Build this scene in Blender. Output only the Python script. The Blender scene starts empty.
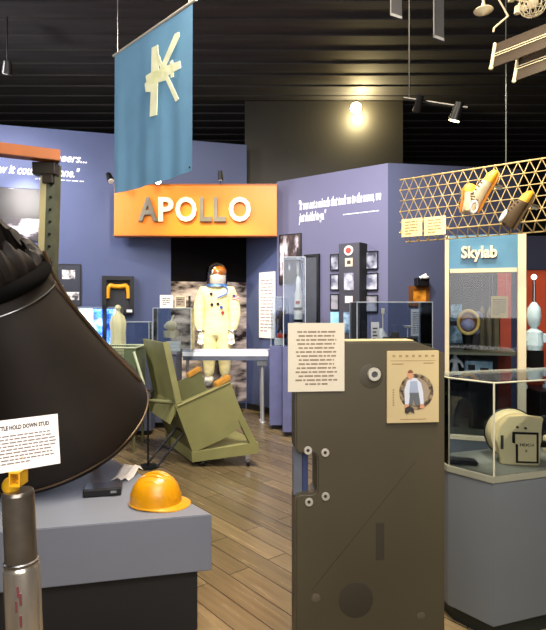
import bpy, bmesh, math, random
from mathutils import Vector, Matrix
random.seed(7)
C = bpy.context.scene.collection
PI = math.pi
F = 536.0; CX = 273.0; CY = 308.0; H = 1.6     # camera calibration of the place: focal (px), horizon, eye height
def P(px, py, Y):
    return Vector(((px-CX)/F*Y, Y, H-(py-CY)/F*Y))
def PZ(px, py, z):                              # point of the level plane z
    Y = F*(H-z)/(py-CY); return P(px, py, Y)

# ------------------------------------------------------------------ materials
MATS = {}
def srgb(c):
    return tuple(((v/255)/12.92 if v/255 <= .04045 else ((v/255+.055)/1.055)**2.4) for v in c)
def mat(name, col, rough=.5, metal=0, var=.12, scale=6, bump=0, emit=0, ecol=None, coat=0, alpha=None, spec=.5, stretch=None):
    if name in MATS: return MATS[name]
    m = bpy.data.materials.new(name); m.use_nodes = True
    nt = m.node_tree; N = nt.nodes; L = nt.links; N.clear()
    out = N.new('ShaderNodeOutputMaterial'); b = N.new('ShaderNodeBsdfPrincipled')
    L.new(b.outputs[0], out.inputs[0])
    tc = N.new('ShaderNodeTexCoord'); no = N.new('ShaderNodeTexNoise'); no.inputs['Scale'].default_value = scale
    no.inputs['Detail'].default_value = 5
    if stretch:
        mp = N.new('ShaderNodeMapping'); mp.inputs['Scale'].default_value = stretch
        L.new(tc.outputs['Object'], mp.inputs[0]); L.new(mp.outputs[0], no.inputs[0])
    else: L.new(tc.outputs['Object'], no.inputs[0])
    c = srgb(col)
    rp = N.new('ShaderNodeValToRGB')
    rp.color_ramp.elements[0].position = .3; rp.color_ramp.elements[1].position = .7
    rp.color_ramp.elements[0].color = (*[max(0, v*(1-var)) for v in c], 1)
    rp.color_ramp.elements[1].color = (*[min(1, v*(1+var)) for v in c], 1)
    L.new(no.outputs[0], rp.inputs[0]); L.new(rp.outputs[0], b.inputs['Base Color'])
    b.inputs['Roughness'].default_value = rough; b.inputs['Metallic'].default_value = metal
    b.inputs['Specular IOR Level'].default_value = spec
    b.inputs['Coat Weight'].default_value = coat
    if bump:
        bp = N.new('ShaderNodeBump'); bp.inputs['Strength'].default_value = bump; bp.inputs['Distance'].default_value = .01
        L.new(no.outputs[0], bp.inputs['Height']); L.new(bp.outputs[0], b.inputs['Normal'])
    if emit:
        b.inputs['Emission Strength'].default_value = emit
        if ecol: b.inputs['Emission Color'].default_value = (*srgb(ecol), 1)
        else: L.new(rp.outputs[0], b.inputs['Emission Color'])
    MATS[name] = m; return m
def ramp_mat(name, stops, scale=5, rough=.4, axis=None, stretch=(1,1,1), detail=6, emit=0, seed=0, contrast=None):
    """picture-like surface: noise through a colour ramp"""
    if name in MATS: return MATS[name]
    m = bpy.data.materials.new(name); m.use_nodes = True
    nt = m.node_tree; N = nt.nodes; L = nt.links; N.clear()
    out = N.new('ShaderNodeOutputMaterial'); b = N.new('ShaderNodeBsdfPrincipled'); L.new(b.outputs[0], out.inputs[0])
    tc = N.new('ShaderNodeTexCoord'); mp = N.new('ShaderNodeMapping'); mp.inputs['Scale'].default_value = stretch
    mp.inputs['Location'].default_value = (seed, seed*.7, seed*1.3)
    no = N.new('ShaderNodeTexNoise'); no.inputs['Scale'].default_value = scale; no.inputs['Detail'].default_value = detail
    L.new(tc.outputs['Object'], mp.inputs[0]); L.new(mp.outputs[0], no.inputs[0])
    rp = N.new('ShaderNodeValToRGB'); e = rp.color_ramp.elements
    e[0].position = stops[0][0]; e[0].color = (*srgb(stops[0][1]), 1)
    e[1].position = stops[-1][0]; e[1].color = (*srgb(stops[-1][1]), 1)
    for p, c in stops[1:-1]:
        k = e.new(p); k.color = (*srgb(c), 1)
    L.new(no.outputs[0], rp.inputs[0]); L.new(rp.outputs[0], b.inputs['Base Color'])
    b.inputs['Roughness'].default_value = rough
    if emit:
        L.new(rp.outputs[0], b.inputs['Emission Color']); b.inputs['Emission Strength'].default_value = emit
    MATS[name] = m; return m
def glass_mat(name, tint=(235,240,245), refl=.015):
    if name in MATS: return MATS[name]
    m = bpy.data.materials.new(name); m.use_nodes = True
    nt = m.node_tree; N = nt.nodes; L = nt.links; N.clear()
    out = N.new('ShaderNodeOutputMaterial'); mx = N.new('ShaderNodeMixShader')
    t = N.new('ShaderNodeBsdfTransparent'); g = N.new('ShaderNodeBsdfGlossy'); g.inputs['Roughness'].default_value = .03
    t.inputs[0].default_value = (*srgb(tint), 1)
    fr = N.new('ShaderNodeFresnel'); fr.inputs[0].default_value = 1.22
    ad = N.new('ShaderNodeMath'); ad.operation = 'ADD'; ad.inputs[1].default_value = refl; L.new(fr.outputs[0], ad.inputs[0])
    L.new(ad.outputs[0], mx.inputs[0]); L.new(t.outputs[0], mx.inputs[1]); L.new(g.outputs[0], mx.inputs[2]); L.new(mx.outputs[0], out.inputs[0])
    MATS[name] = m; return m

# ------------------------------------------------------------------ mesh builder
class MB:
    def __init__(s): s.bm = bmesh.new()
    def box(s, c, size, M=None, bev=0):
        r = bmesh.ops.create_cube(s.bm, size=1.0); vs = r['verts']
        T = (M or Matrix.Identity(4)) @ Matrix.Translation(c) @ Matrix.Diagonal((*size, 1))
        bmesh.ops.transform(s.bm, matrix=T, verts=vs)
        if bev:
            es = list({e for v in vs for e in v.link_edges})
            bmesh.ops.bevel(s.bm, geom=es, offset=bev, segments=2, affect='EDGES', profile=.6)
        return s
    def prism(s, pts, d, bev=0):
        """pts: list of 3D points of one face; d: extrusion vector"""
        d = Vector(d); a = [s.bm.verts.new(Vector(p)) for p in pts]; b = [s.bm.verts.new(Vector(p)+d) for p in pts]
        n = len(pts); s.bm.faces.new(a); s.bm.faces.new(b[::-1])
        fs = [s.bm.faces.new((a[i], b[i], b[(i+1) % n], a[(i+1) % n])) for i in range(n)]
        if bev:
            es = [e for v in a+b for e in v.link_edges]
            bmesh.ops.bevel(s.bm, geom=list(set(es)), offset=bev, segments=2, affect='EDGES')
        bmesh.ops.recalc_face_normals(s.bm, faces=s.bm.faces[:])
        return s
    def cyl(s, p0, p1, r0, r1=None, seg=16, cap=True):
        r1 = r0 if r1 is None else r1
        p0 = Vector(p0); p1 = Vector(p1); d = p1-p0
        T = Matrix.Translation((p0+p1)/2) @ d.to_track_quat('Z', 'Y').to_matrix().to_4x4()
        bmesh.ops.create_cone(s.bm, cap_ends=cap, cap_tris=False, segments=seg, radius1=r0, radius2=r1, depth=d.length, matrix=T)
        return s
    def tube(s, pts, r, seg=8):
        for a, b in zip(pts[:-1], pts[1:]): s.cyl(a, b, r, r, seg)
        for p in pts[1:-1]: s.ball(p, r, seg=seg)
        return s
    def ball(s, c, r, sc=(1,1,1), seg=16, M=None):
        T = Matrix.Translation(c) @ (M or Matrix.Identity(4)) @ Matrix.Diagonal((*sc, 1))
        bmesh.ops.create_uvsphere(s.bm, u_segments=seg, v_segments=max(6, seg*2//3), radius=r, matrix=T); return s
    def lathe(s, prof, M=None, seg=32, fn=None, close=False):
        """prof: (r, z) list around local Z"""
        M = M or Matrix.Identity(4); rings = []
        for k, (r, z) in enumerate(prof):
            ring = []
            for i in range(seg):
                a = 2*PI*i/seg; rr, zz = (r, z) if fn is None else fn(k, a, r, z)
                ring.append(s.bm.verts.new(M @ Vector((rr*math.cos(a), rr*math.sin(a), zz))))
            rings.append(ring)
        for A, B in zip(rings[:-1], rings[1:]):
            for i in range(seg): s.bm.faces.new((A[i], A[(i+1) % seg], B[(i+1) % seg], B[i]))
        if close:
            s.bm.faces.new(rings[0][::-1]); s.bm.faces.new(rings[-1])
        return s
    def torus(s, c, R, r, M=None, seg=28, sub=8):
        M = Matrix.Translation(c) @ (M or Matrix.Identity(4)); rings = []
        for i in range(seg):
            a = 2*PI*i/seg; ring = []
            for j in range(sub):
                b = 2*PI*j/sub; q = R+r*math.cos(b)
                ring.append(s.bm.verts.new(M @ Vector((q*math.cos(a), q*math.sin(a), r*math.sin(b)))))
            rings.append(ring)
        for i in range(seg):
            A = rings[i]; B = rings[(i+1) % seg]
            for j in range(sub): s.bm.faces.new((A[j], B[j], B[(j+1) % sub], A[(j+1) % sub]))
        return s

def wm(o):
    M = Matrix.Identity(4)
    while o is not None:
        M = (Matrix.Translation(o.location) @ o.rotation_euler.to_matrix().to_4x4()) @ M; o = o.parent
    return M
def link(name, me, m, parent=None, smooth=False):
    o = bpy.data.objects.new(name, me); C.objects.link(o)
    if m: me.materials.append(m)
    if smooth:
        for p in me.polygons: p.use_smooth = True
        try: me.set_sharp_from_angle(angle=math.radians(38))
        except Exception: pass
    if parent is not None:
        me.transform(wm(parent).inverted()); o.parent = parent
    else:
        xs = [v.co for v in me.vertices]
        if xs:
            c = Vector(((min(v.x for v in xs)+max(v.x for v in xs))/2, (min(v.y for v in xs)+max(v.y for v in xs))/2, min(v.z for v in xs)))
            me.transform(Matrix.Translation(-c)); o.location = c
    return o
def obj(name, mb, m, parent=None, smooth=False, label=None):
    me = bpy.data.meshes.new(name)
    bmesh.ops.recalc_face_normals(mb.bm, faces=mb.bm.faces[:])
    mb.bm.to_mesh(me); mb.bm.free()
    o = link(name, me, m, parent, smooth)
    if label: o['label'] = label
    return o
def tag(o, label, cat, group=None, kind=None):
    o['label'] = label; o['category'] = cat
    if group: o['group'] = group
    if kind: o['kind'] = kind
    return o
def thing(name, label, cat, loc, group=None, rotz=0):
    o = bpy.data.objects.new(name, None); C.objects.link(o); o.location = loc; o.rotation_euler = (0,0,rotz)
    o.empty_display_size = .1
    return tag(o, label, cat, group)
def struct(name, mb, m, parent=None):
    o = obj(name, mb, m, parent)
    if parent is None: o['kind'] = 'structure'
    return o
def dup(root, loc, label=None, rotz=None):
    r = root.copy(); C.objects.link(r); r.location = loc
    if rotz is not None: r.rotation_euler = (0,0,rotz)
    if label: r['label'] = label
    for ch in list(root.children):
        c = ch.copy(); C.objects.link(c); c.parent = r
        for g in list(ch.children):
            d = g.copy(); C.objects.link(d); d.parent = c
    return r
def text_mesh(name, body, size, M, m, parent=None, ext=.002, shear=0, align='LEFT', weight=0, width=None, spacing=1):
    cu = bpy.data.curves.new('t', 'FONT'); cu.body = body; cu.size = size; cu.extrude = ext; cu.shear = shear
    cu.align_x = align; cu.offset = weight; cu.space_character = spacing; cu.resolution_u = 3
    t = bpy.data.objects.new('t', cu); C.objects.link(t)
    me = bpy.data.meshes.new_from_object(t.evaluated_get(bpy.context.evaluated_depsgraph_get()))
    bpy.data.objects.remove(t); bpy.data.curves.remove(cu)
    if width:
        xs = [v.co.x for v in me.vertices]; w = max(xs)-min(xs); x0 = min(xs)
        me.transform(Matrix.Diagonal((width/w, 1, 1, 1)) @ Matrix.Translation((-x0, 0, 0)))
    me.name = name; me.transform(M); me.materials.clear()
    return link(name, me, m, parent)

# ------------------------------------------------------------------ upright planes (walls, boards): pixel rectangles laid onto real planes
class Plane:
    def __init__(s, a, b):
        s.a = Vector((*a, 0)); b = Vector((*b, 0)); s.u = (b-s.a).normalized(); s.len = (b-s.a).length
        s.n = Vector((s.u.y, -s.u.x, 0))                       # towards the camera side for a left-to-right plane
    def on(s, px, py, off=0):
        d = Vector(((px-CX)/F, 1, -(py-CY)/F)); o = Vector((0, 0, H)); a = s.a+s.n*off
        t = (a-o).dot(s.n)/d.dot(s.n); q = o+d*t; return (q-a).dot(s.u), q.z
    def M(s, u=0, z=0, off=0):
        """local x along the plane, local y up, local z out of it"""
        o = s.a+s.u*u+s.n*off+Vector((0, 0, z))
        return Matrix(((s.u.x, 0, s.n.x, o.x), (s.u.y, 0, s.n.y, o.y), (0, 1, 0, o.z), (0, 0, 0, 1)))
    def rect(s, x0, y0, x1, y1, off=0):
        xm, ym = (x0+x1)/2, (y0+y1)/2
        u0 = s.on(x0, ym, off)[0]; u1 = s.on(x1, ym, off)[0]; z1 = s.on(xm, y0, off)[1]; z0 = s.on(xm, y1, off)[1]
        return u0, u1, z0, z1
def pbox(mb, pl, u0, u1, z0, z1, off, th, bev=0):
    return mb.box(((u0+u1)/2, (z0+z1)/2, off+th/2), (u1-u0, z1-z0, th), pl.M(), bev)
def flat(name, pl, r, off, th, m, label, cat, group=None, bev=0):
    u0, u1, z0, z1 = pl.rect(*r, off+th); mb = MB(); pbox(mb, pl, u0, u1, z0, z1, off, th, bev)
    return tag(obj(name, mb, m), label, cat, group)
def picture(name, pl, r, off, fm, pm, label, cat, group=None, fw=.012, th=.02):
    """framed picture: frame + print"""
    u0, u1, z0, z1 = pl.rect(*r, off+th); b = pl.M((u0+u1)/2, z0, off).translation
    t = thing(name, label, cat, b, group)
    mb = MB(); pbox(mb, pl, u0, u0+fw, z0, z1, off, th); pbox(mb, pl, u1-fw, u1, z0, z1, off, th)
    pbox(mb, pl, u0+fw, u1-fw, z0, z0+fw, off, th); pbox(mb, pl, u0+fw, u1-fw, z1-fw, z1, off, th)
    obj('frame', mb, fm, t)
    mb = MB(); pbox(mb, pl, u0+fw*.9, u1-fw*.9, z0+fw*.9, z1-fw*.9, off+.002, th*.6)
    obj('print', mb, pm, t)
    return t
def textlines(pl, u0, u1, z0, z1, off, n, m, parent, h=None, seed=1, name='printed_text', center=False):
    """rows of small unreadable print"""
    rnd = random.Random(seed); mb = MB(); dz = (z1-z0)/n; h = h or dz*.42
    for i in range(n):
        z = z1-dz*(i+.5); w = (u1-u0)*(1 if i < n-1 else .6)
        if center: w *= rnd.uniform(.84, 1)
        x = (u0+u1)/2-w/2 if center else u0; end = x+w
        if not center: end -= rnd.uniform(0, .08)*(u1-u0)
        while x < end-.2*dz:
            ww = min(end-x, rnd.uniform(.6, 2.4)*dz); pbox(mb, pl, x, x+ww, z-h/2, z+h/2, off, .0006); x += ww+dz*.28
    return obj(name, mb, m, parent)
def paper(name, pl, r, off, label, cat, pm, n=8, group=None, tm=None, seed=1, center=False, th=.003, title=None, pad=.1):
    u0, u1, z0, z1 = pl.rect(*r, off+th); b = pl.M((u0+u1)/2, z0, off).translation
    t = thing(name, label, cat, b, group); mb = MB(); pbox(mb, pl, u0, u1, z0, z1, off, th); obj('sheet', mb, pm, t)
    w = u1-u0; h = z1-z0
    textlines(pl, u0+w*pad, u1-w*pad, z0+h*.08, z1-h*(.1 if not title else .28), off+th, n, tm or MATS['ink'], t, seed=seed, center=center)
    return t

# colours
m_ink = mat('ink', (70,62,58), .7, var=.05)
m_lav = mat('blue_wall_paint', (72,83,122), .62, var=.05, scale=1.2)
m_lavR = mat('violet_wall_paint', (102,103,132), .62, var=.05, scale=1.2)
m_slate = mat('slate_wall_paint', (72,78,104), .65, var=.05, scale=1.2)
m_black = mat('black_paint', (17,17,19), .7, var=.2, scale=2)
m_blackm = mat('black_metal', (22,22,24), .4, .3, var=.2)
m_orange = mat('orange_panel', (232,128,8), .45, var=.08, scale=2)
m_orange_d = mat('orange_beam_paint', (158,84,14), .5, var=.1)
m_cream = mat('cream_paint', (226,212,176), .5, var=.04)
m_white = mat('white_plastic', (235,235,232), .45, var=.03)
m_paper = mat('white_paper', (236,228,222), .8, var=.02)
m_paperc = mat('cream_paper', (208,198,176), .8, var=.03)
m_glass = glass_mat('case_glass')
m_edge = mat('acrylic_edge', (190,200,210), .15, var=.05, alpha=.5)
m_grey = mat('pedestal_grey', (112,116,128), .55, var=.04, scale=2)
m_dgrey = mat('case_grey', (98,103,108), .55, var=.05, scale=2)
m_steel = mat('brushed_steel', (170,170,172), .3, 1, var=.1, scale=8)

# ------------------------------------------------------------------ room
LW = Plane((-7.6, 6.573), (-.42, 8.55)); AW = Plane((-.42, 8.55), (.06, 7.98)); RW = Plane((.06, 7.98), (1.49, 6.95)); SW = Plane((1.49, 6.95), (3.35, 7.25))
def wall(name, pl, z1, m, z0=0, th=.12):
    mb = MB(); pbox(mb, pl, 0, pl.len, z0, z1, -th, th); return struct(name, mb, m)
wall('wall_left', LW, 4.2, m_lav); wall('wall_alcove', AW, 3.46, m_lav); wall('wall_right', RW, 3.48, m_lavR); wall('wall_far_right', SW, 3.48, m_slate)
for n_, pl in (('left', LW), ('alcove', AW), ('right', RW), ('far_right', SW)):
    mb = MB(); pbox(mb, pl, .02, pl.len-.02, 0, .09, .001, .012); struct('baseboard_'+n_, mb, m_black)

def floor_mat():
    m = bpy.data.materials.new('plank_floor'); m.use_nodes = True; nt = m.node_tree; N = nt.nodes; L = nt.links; N.clear()
    out = N.new('ShaderNodeOutputMaterial'); b = N.new('ShaderNodeBsdfPrincipled'); L.new(b.outputs[0], out.inputs[0])
    tc = N.new('ShaderNodeTexCoord'); mp = N.new('ShaderNodeMapping'); mp.inputs['Rotation'].default_value = (0, 0, math.radians(50))
    L.new(tc.outputs['Object'], mp.inputs[0])
    br = N.new('ShaderNodeTexBrick'); L.new(mp.outputs[0], br.inputs[0])
    br.inputs['Scale'].default_value = 1; br.inputs['Brick Width'].default_value = 1.2; br.inputs['Row Height'].default_value = .15
    br.inputs['Mortar Size'].default_value = .004; br.inputs['Mortar Smooth'].default_value = .3
    br.inputs['Color1'].default_value = (*srgb((132,114,84)), 1); br.inputs['Color2'].default_value = (*srgb((104,90,66)), 1)
    br.inputs['Mortar'].default_value = (*srgb((52,44,34)), 1); br.offset = .37
    mp2 = N.new('ShaderNodeMapping'); mp2.inputs['Scale'].default_value = (1.2, 16, 1); L.new(mp.outputs[0], mp2.inputs[0])
    no = N.new('ShaderNodeTexNoise'); no.inputs['Scale'].default_value = 2; no.inputs['Detail'].default_value = 6; L.new(mp2.outputs[0], no.inputs[0])
    mx = N.new('ShaderNodeMixRGB'); mx.blend_type = 'OVERLAY'; mx.inputs[0].default_value = .55
    L.new(br.outputs[0], mx.inputs[1]); L.new(no.outputs[0], mx.inputs[2]); L.new(mx.outputs[0], b.inputs['Base Color'])
    rr = N.new('ShaderNodeMapRange'); rr.inputs['To Min'].default_value = .12; rr.inputs['To Max'].default_value = .36
    L.new(no.outputs[0], rr.inputs[0]); L.new(rr.outputs[0], b.inputs['Roughness'])
    bp = N.new('ShaderNodeBump'); bp.inputs['Strength'].default_value = .25; bp.inputs['Distance'].default_value = .006
    ad = N.new('ShaderNodeMath'); ad.operation = 'SUBTRACT'; L.new(no.outputs[0], ad.inputs[0]); L.new(br.outputs['Fac'], ad.inputs[1])
    L.new(ad.outputs[0], bp.inputs['Height']); L.new(bp.outputs[0], b.inputs['Normal'])
    return m
mb = MB(); mb.box((0, 5, -.05), (18, 15, .1)); struct('floor', mb, floor_mat())
mb = MB()
mb.box((0, 5, 5.05), (18, 15, .1))
for i in range(38): mb.box((0, -2+i*.38, 4.99), (18, .16, .02))
struct('ceiling', mb, mat('black_ceiling', (50,48,49), .8, var=.35, scale=1.5, stretch=(.6, 6, 1)))
mb = MB(); mb.box((0, 12.45, 2.5), (18, .1, 5)); struct('wall_back', mb, m_black)
mb = MB(); mb.box((0, -2.45, 2.5), (18, .1, 5)); struct('wall_front', mb, m_black)
mb = MB(); mb.box((-8.95, 5, 2.5), (.1, 15, 5)); struct('wall_side_left', mb, m_black)
mb = MB(); mb.box((8.95, 5, 2.5), (.1, 15, 5)); struct('wall_side_right', mb, m_black)
mb = MB(); mb.box((.83, 9.05, 2.49), (2.58, .6, 4.98)); struct('trim_1', mb, mat('dark_brown_column', (29,26,20), .6, var=.15, scale=1.5))

# ------------------------------------------------------------------ APOLLO sign
t = thing('apollo_sign', 'long orange header sign reading APOLLO above the space suit alcove', 'sign', (-1.12, 7.85, 2.655))
mb = MB(); mb.box((-1.121, 7.83, 3.017), (2.358, .16, .723), bev=.006); obj('panel', mb, m_orange, t)
mb = MB(); mb.box((-1.121, 7.83, 3.385), (2.37, .18, .016)); mb.box((-1.121, 7.83, 2.647), (2.37, .18, .016)); obj('trim', mb, m_orange_d, t)
m_lg = mat('grey_letter', (128,122,112), .35, .6, var=.1); m_lc = mat('lit_letter', (250,232,196), .4, var=.03)  # brighter copy puts the reflected light on P and O into the colour
SP = Plane((-3, 7.75), (3, 7.75))
xs = [(138,157), (158,176), (178,199), (201,212), (213,225), (227,252)]; ys = (198, 222)
lx = [(139,158,'A'), (159,174,'P'), (176,197,'O'), (200,212,'L'), (214,226,'L'), (229,251,'O')]
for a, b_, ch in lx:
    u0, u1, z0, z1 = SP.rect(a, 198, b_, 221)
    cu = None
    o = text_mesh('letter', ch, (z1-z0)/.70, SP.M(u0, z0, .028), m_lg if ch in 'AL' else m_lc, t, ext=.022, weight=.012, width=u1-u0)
    o['label'] = ('brushed grey letter ' if ch in 'AL' else 'letter with bright reflection painted in, ')+ch

# ------------------------------------------------------------------ quotes on the walls
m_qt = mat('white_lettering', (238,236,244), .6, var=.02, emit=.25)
def line_on(pl, body, x0, x1, yb, size_px, parent, shear=.35, m=m_qt):
    u0, z0 = pl.on(x0, yb, .004); u1, _ = pl.on(x1, yb, .004); _, zt = pl.on(x0, yb-size_px, .004)
    return text_mesh('text_line', body, (zt-z0)/.7, pl.M(u0, z0, .004), m, parent, ext=.003, shear=shear, weight=.003, width=u1-u0)
b = LW.M(LW.on(40, 175)[0], 3.4, 0).translation
t = thing('wall_quote', 'white italic quote ending it could be done on the left blue wall', 'lettering', b)
line_on(LW, 'the engineers...', 18, 87, 158.5, 8.5, t); line_on(LW, 'how it could be done."', -12, 80, 172, 9, t); line_on(LW, '- - -- --- ---- -- --- --', 35, 84, 179.5, 3, t)
b = RW.M(.6, 2.9, 0).translation
t = thing('wall_quote', 'white italic two-line quote that ends just decided to go, right violet wall', 'lettering', b)
u0, z0 = RW.on(300, 210.5); 
line_on(RW, '"It was not a miracle that took us to the moon, we', 299, 381, 210, 9, t); line_on(RW, 'just decided to go."', 299, 326, 222, 9, t)
line_on(RW, '-- ------- --- ------- ----- --', 343, 379, 215.5, 2.6, t)

# ------------------------------------------------------------------ pictures of the left wall
m_moon = ramp_mat('moonscape_print', [(.35, (14,12,16)), (.52, (44,36,44)), (.6, (200,190,200)), (.75, (240,236,240))], scale=3.2, stretch=(.8, .8, 1.4), rough=.35, seed=3)
t = picture('moon_mural', LW, (-40, 187, 44, 240), .003, m_black, m_moon, 'large moonscape photo print under the quote on the left wall', 'mural', fw=.008, th=.02)
# darker sky upper half + pale lander shapes at the bottom
u0, u1, z0, z1 = LW.rect(-40, 187, 44, 240, .02)
mb = MB(); pbox(mb, LW, u0+.02, u1-.02, z0+(z1-z0)*.42, z1-.02, .018, .003); obj('print', mb, mat('print_sky', (30,25,29), .3, var=.5, scale=3), t, label='dark sky area of the print')
t = picture('framed_board', LW, (54, 264, 81, 306), .003, m_black, mat('graph_panel', (40,44,58), .4), 'dark framed panel with three small pale photos beside the moonscape', 'panel', fw=.015)
for k, (x0, y0, x1, y1) in enumerate([(62,270,75,279), (57,285,63,288), (66,292,79,300)]):
    u0, u1, z0, z1 = LW.rect(x0, y0, x1, y1, .02); mb = MB(); pbox(mb, LW, u0, u1, z0, z1, .013, .006)
    obj('photo', mb, ramp_mat('pale_photo', [(.4, (60,60,66)), (.55, (225,222,220))], scale=12), t)
u0, u1, z0, z1 = LW.rect(102, 276, 134, 314, .1)
t = thing('shadow_box', 'deep black frame holding a yellow horseshoe-shaped collar on the left wall', 'frame', LW.M((u0+u1)/2, z0, 0).translation)
mb = MB(); w = .06
for a in ((u0, u0+w, z0, z1), (u1-w, u1, z0, z1), (u0+w, u1-w, z0, z0+w), (u0+w, u1-w, z1-w, z1)): pbox(mb, LW, *a, .003, .1)
obj('frame', mb, m_blackm, t); mb = MB(); pbox(mb, LW, u0+w*.8, u1-w*.8, z0+w*.8, z1-w*.8, .004, .02); obj('backing', mb, mat('box_backing', (34,34,40), .6), t)
mb = MB(); Ml = LW.M(); cu_ = (u0+u1)/2; zt = z1-.16
pts = [Ml @ Vector((cu_+a*.15, zt+b_-.01, .06)) for a, b_ in ((-1, -.16), (-1, -.06), (-.92, 0), (-.7, .03), (-.3, .015), (.3, .015), (.7, .03), (.92, 0), (1, -.06), (1, -.16))]
mb.tube(pts, .034, 10); obj('yellow_collar', mb, mat('yellow_rubber', (226,158,16), .5), t, True)
mb = MB(); mb.box((cu_, z0+.05, .115), (.1, .05, .02), Ml); obj('tag', mb, m_white, t); mb = MB(); mb.box((cu_+.16, z0+.045, .115), (.08, .04, .02), Ml); obj('tag', mb, m_white, t)

# glowing display under it
t = thing('light_display', 'bright white and blue backlit display behind the dark engine bell', 'display', P(88, 372, 7.1)-Vector((0, 0, 1)) if 0 else (-2.4, 7.1, 0))
EP = Plane((-5, 7.05), (0, 7.05))
u0, u1, z0, z1 = EP.rect(60, 309, 116, 372)
mb = MB(); pbox(mb, EP, u0-.04, u1+.04, 0, z1+.03, -.2, .19); obj('cabinet', mb, m_dgrey, t)
us = EP.rect(93, 309, 116, 372)[0]
mb = MB(); pbox(mb, EP, u0, us, z0, z1, -.008, .012); obj('white_screen', mb, mat('white_screen', (225,235,255), .4, emit=1.6, var=.02), t)
mb = MB(); pbox(mb, EP, us, u1, z0, z1, -.008, .012); obj('blue_screen', mb, ramp_mat('blue_screen', [(.38, (12,40,120)), (.5, (60,120,230)), (.62, (190,220,255))], scale=9, emit=1.3), t)
uu = EP.rect(103, 309, 107, 372)
mb = MB(); pbox(mb, EP, uu[0], uu[1], 0, z1+.05, .005, .03); obj('mullion', mb, m_blackm, t)

# pale ribbed figure behind the mesh basket
FP = 6.52
c = P(118, 347, FP)
t = thing('cloth_figure', 'pale green-cream upright cloth form with rounded top behind the mesh basket', 'garment', (c.x, FP, 0))
mb = MB(); mb.lathe([(.11, .9), (.125, 1.1), (.115, 1.3), (.13, 1.42), (.10, 1.5), (.04, 1.54), (.03, 1.58)], Matrix.Translation((c.x, FP, 0)), 24, fn=lambda k, a, r, z: (r*.72*(1+.09*math.cos(a*7)), z))
mb.lathe([(.028, 1.575), (.04, 1.6), (.028, 1.63), (.001, 1.64)], Matrix.Translation((c.x, FP, 0)), 16)
obj('cloth', mb, mat('pale_green_cloth', (196,196,158), .8, bump=.3), t, True)
mb = MB(); mb.box((c.x, FP, .45), (.24, .22, .9), bev=.005); obj('stand', mb, m_dgrey, t)

# ------------------------------------------------------------------ glass case helper
def glass_case(name, x0, x1, y0, y1, z0, z1, label, base_z=0, base_m=None, base_out=.03, edge=.008, group=None, base_name='pedestal', rim=None):
    t = thing(name, label, 'display case', ((x0+x1)/2, (y0+y1)/2, 0), group)
    if base_m:
        mb = MB(); mb.box(((x0+x1)/2, (y0+y1)/2, (z0+base_z)/2+.03), (x1-x0+2*base_out, y1-y0+2*base_out, z0-base_z-.06), bev=.005); obj(base_name, mb, base_m, t)
        mb = MB(); mb.box(((x0+x1)/2, (y0+y1)/2, .03), (x1-x0-.03, y1-y0-.03, .06)); obj('plinth', mb, m_black, t)
    mb = MB(); g = .004
    mb.box(((x0+x1)/2, y0, (z0+z1)/2), (x1-x0, g, z1-z0)); mb.box(((x0+x1)/2, y1, (z0+z1)/2), (x1-x0, g, z1-z0))
    mb.box((x0, (y0+y1)/2, (z0+z1)/2), (g, y1-y0-.01, z1-z0)); mb.box((x1, (y0+y1)/2, (z0+z1)/2), (g, y1-y0-.01, z1-z0))
    mb.box(((x0+x1)/2, (y0+y1)/2, z1), (x1-x0, y1-y0, g)); obj('glass_cover', mb, m_glass, t)
    mb = MB(); e = edge
    for x in (x0, x1):
        for y in (y0, y1): mb.box((x, y, (z0+z1)/2), (e, e, z1-z0))
        mb.box((x, (y0+y1)/2, z1), (e, y1-y0, e))
    for y in (y0, y1): mb.box(((x0+x1)/2, y, z1), (x1-x0, e, e))
    obj('edge_trim', mb, rim or m_edge, t)
    return t

# counter + case left of the suit
m_ctr = mat('counter_grey', (84,90,112), .55, var=.04)
a = P(128, 351, 7.1); b = P(176, 351, 7.1)
t = thing('display_counter', 'grey display counter behind the green cart, left of the suit table', 'counter', ((a.x+b.x)/2, 7.3, 0))
mb = MB(); mb.box(((a.x+b.x)/2, 7.33, .53), (b.x-a.x, .46, .9), bev=.005); obj('body', mb, m_ctr, t)
mb = MB(); mb.box(((a.x+b.x)/2, 7.33, 1.0), (b.x-a.x+.02, .5, .035), bev=.004); obj('countertop', mb, m_grey, t)
mb = MB(); mb.box(((a.x+b.x)/2, 7.35, .04), (b.x-a.x-.04, .4, .08)); obj('toe_kick', mb, m_black, t)
x0 = P(153, 0, 7.15).x; x1 = P(191, 0, 7.15).x
glass_case('glass_case', x0, x1, 7.15, 7.45, 1.018, H-(308-CY)/F*7.15, 'small clear glass case on the grey counter left of the space suit', edge=.006)
# things in it
t = thing('lander_model', 'cream coloured small model craft inside glass case left of the suit', 'model', (P(172, 0, 7.36).x, 7.36, 1.02))
cx = P(171, 0, 7.31).x
mb = MB()
for s in (-1, 1): mb.cyl((cx+s*.08, 7.31, 1.02), (cx+s*.06, 7.31, 1.22), .006)
mb.cyl((cx, 7.26, 1.02), (cx, 7.27, 1.22), .006); obj('legs', mb, m_steel, t)
mb = MB(); mb.cyl((cx, 7.31, 1.2), (cx, 7.31, 1.29), .10, .105, 8); obj('body', mb, m_cream, t)
mb = MB(); mb.ball((cx, 7.31, 1.36), .075, (1.1, 1, .9)); mb.cyl((cx, 7.31, 1.42), (cx+.04, 7.31, 1.5), .012); mb.ball((cx-.07, 7.34, 1.35), .035); obj('cabin', mb, m_cream, t, True)
c = P(171, 349, 7.05)
mb = MB(); 
for k in range(3): mb.box((c.x+.01*(k-1), 7.192, 1.042+k*.045), (.22-.02*k, .07, .044), Matrix.Translation((0,0,0)), .008)
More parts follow.
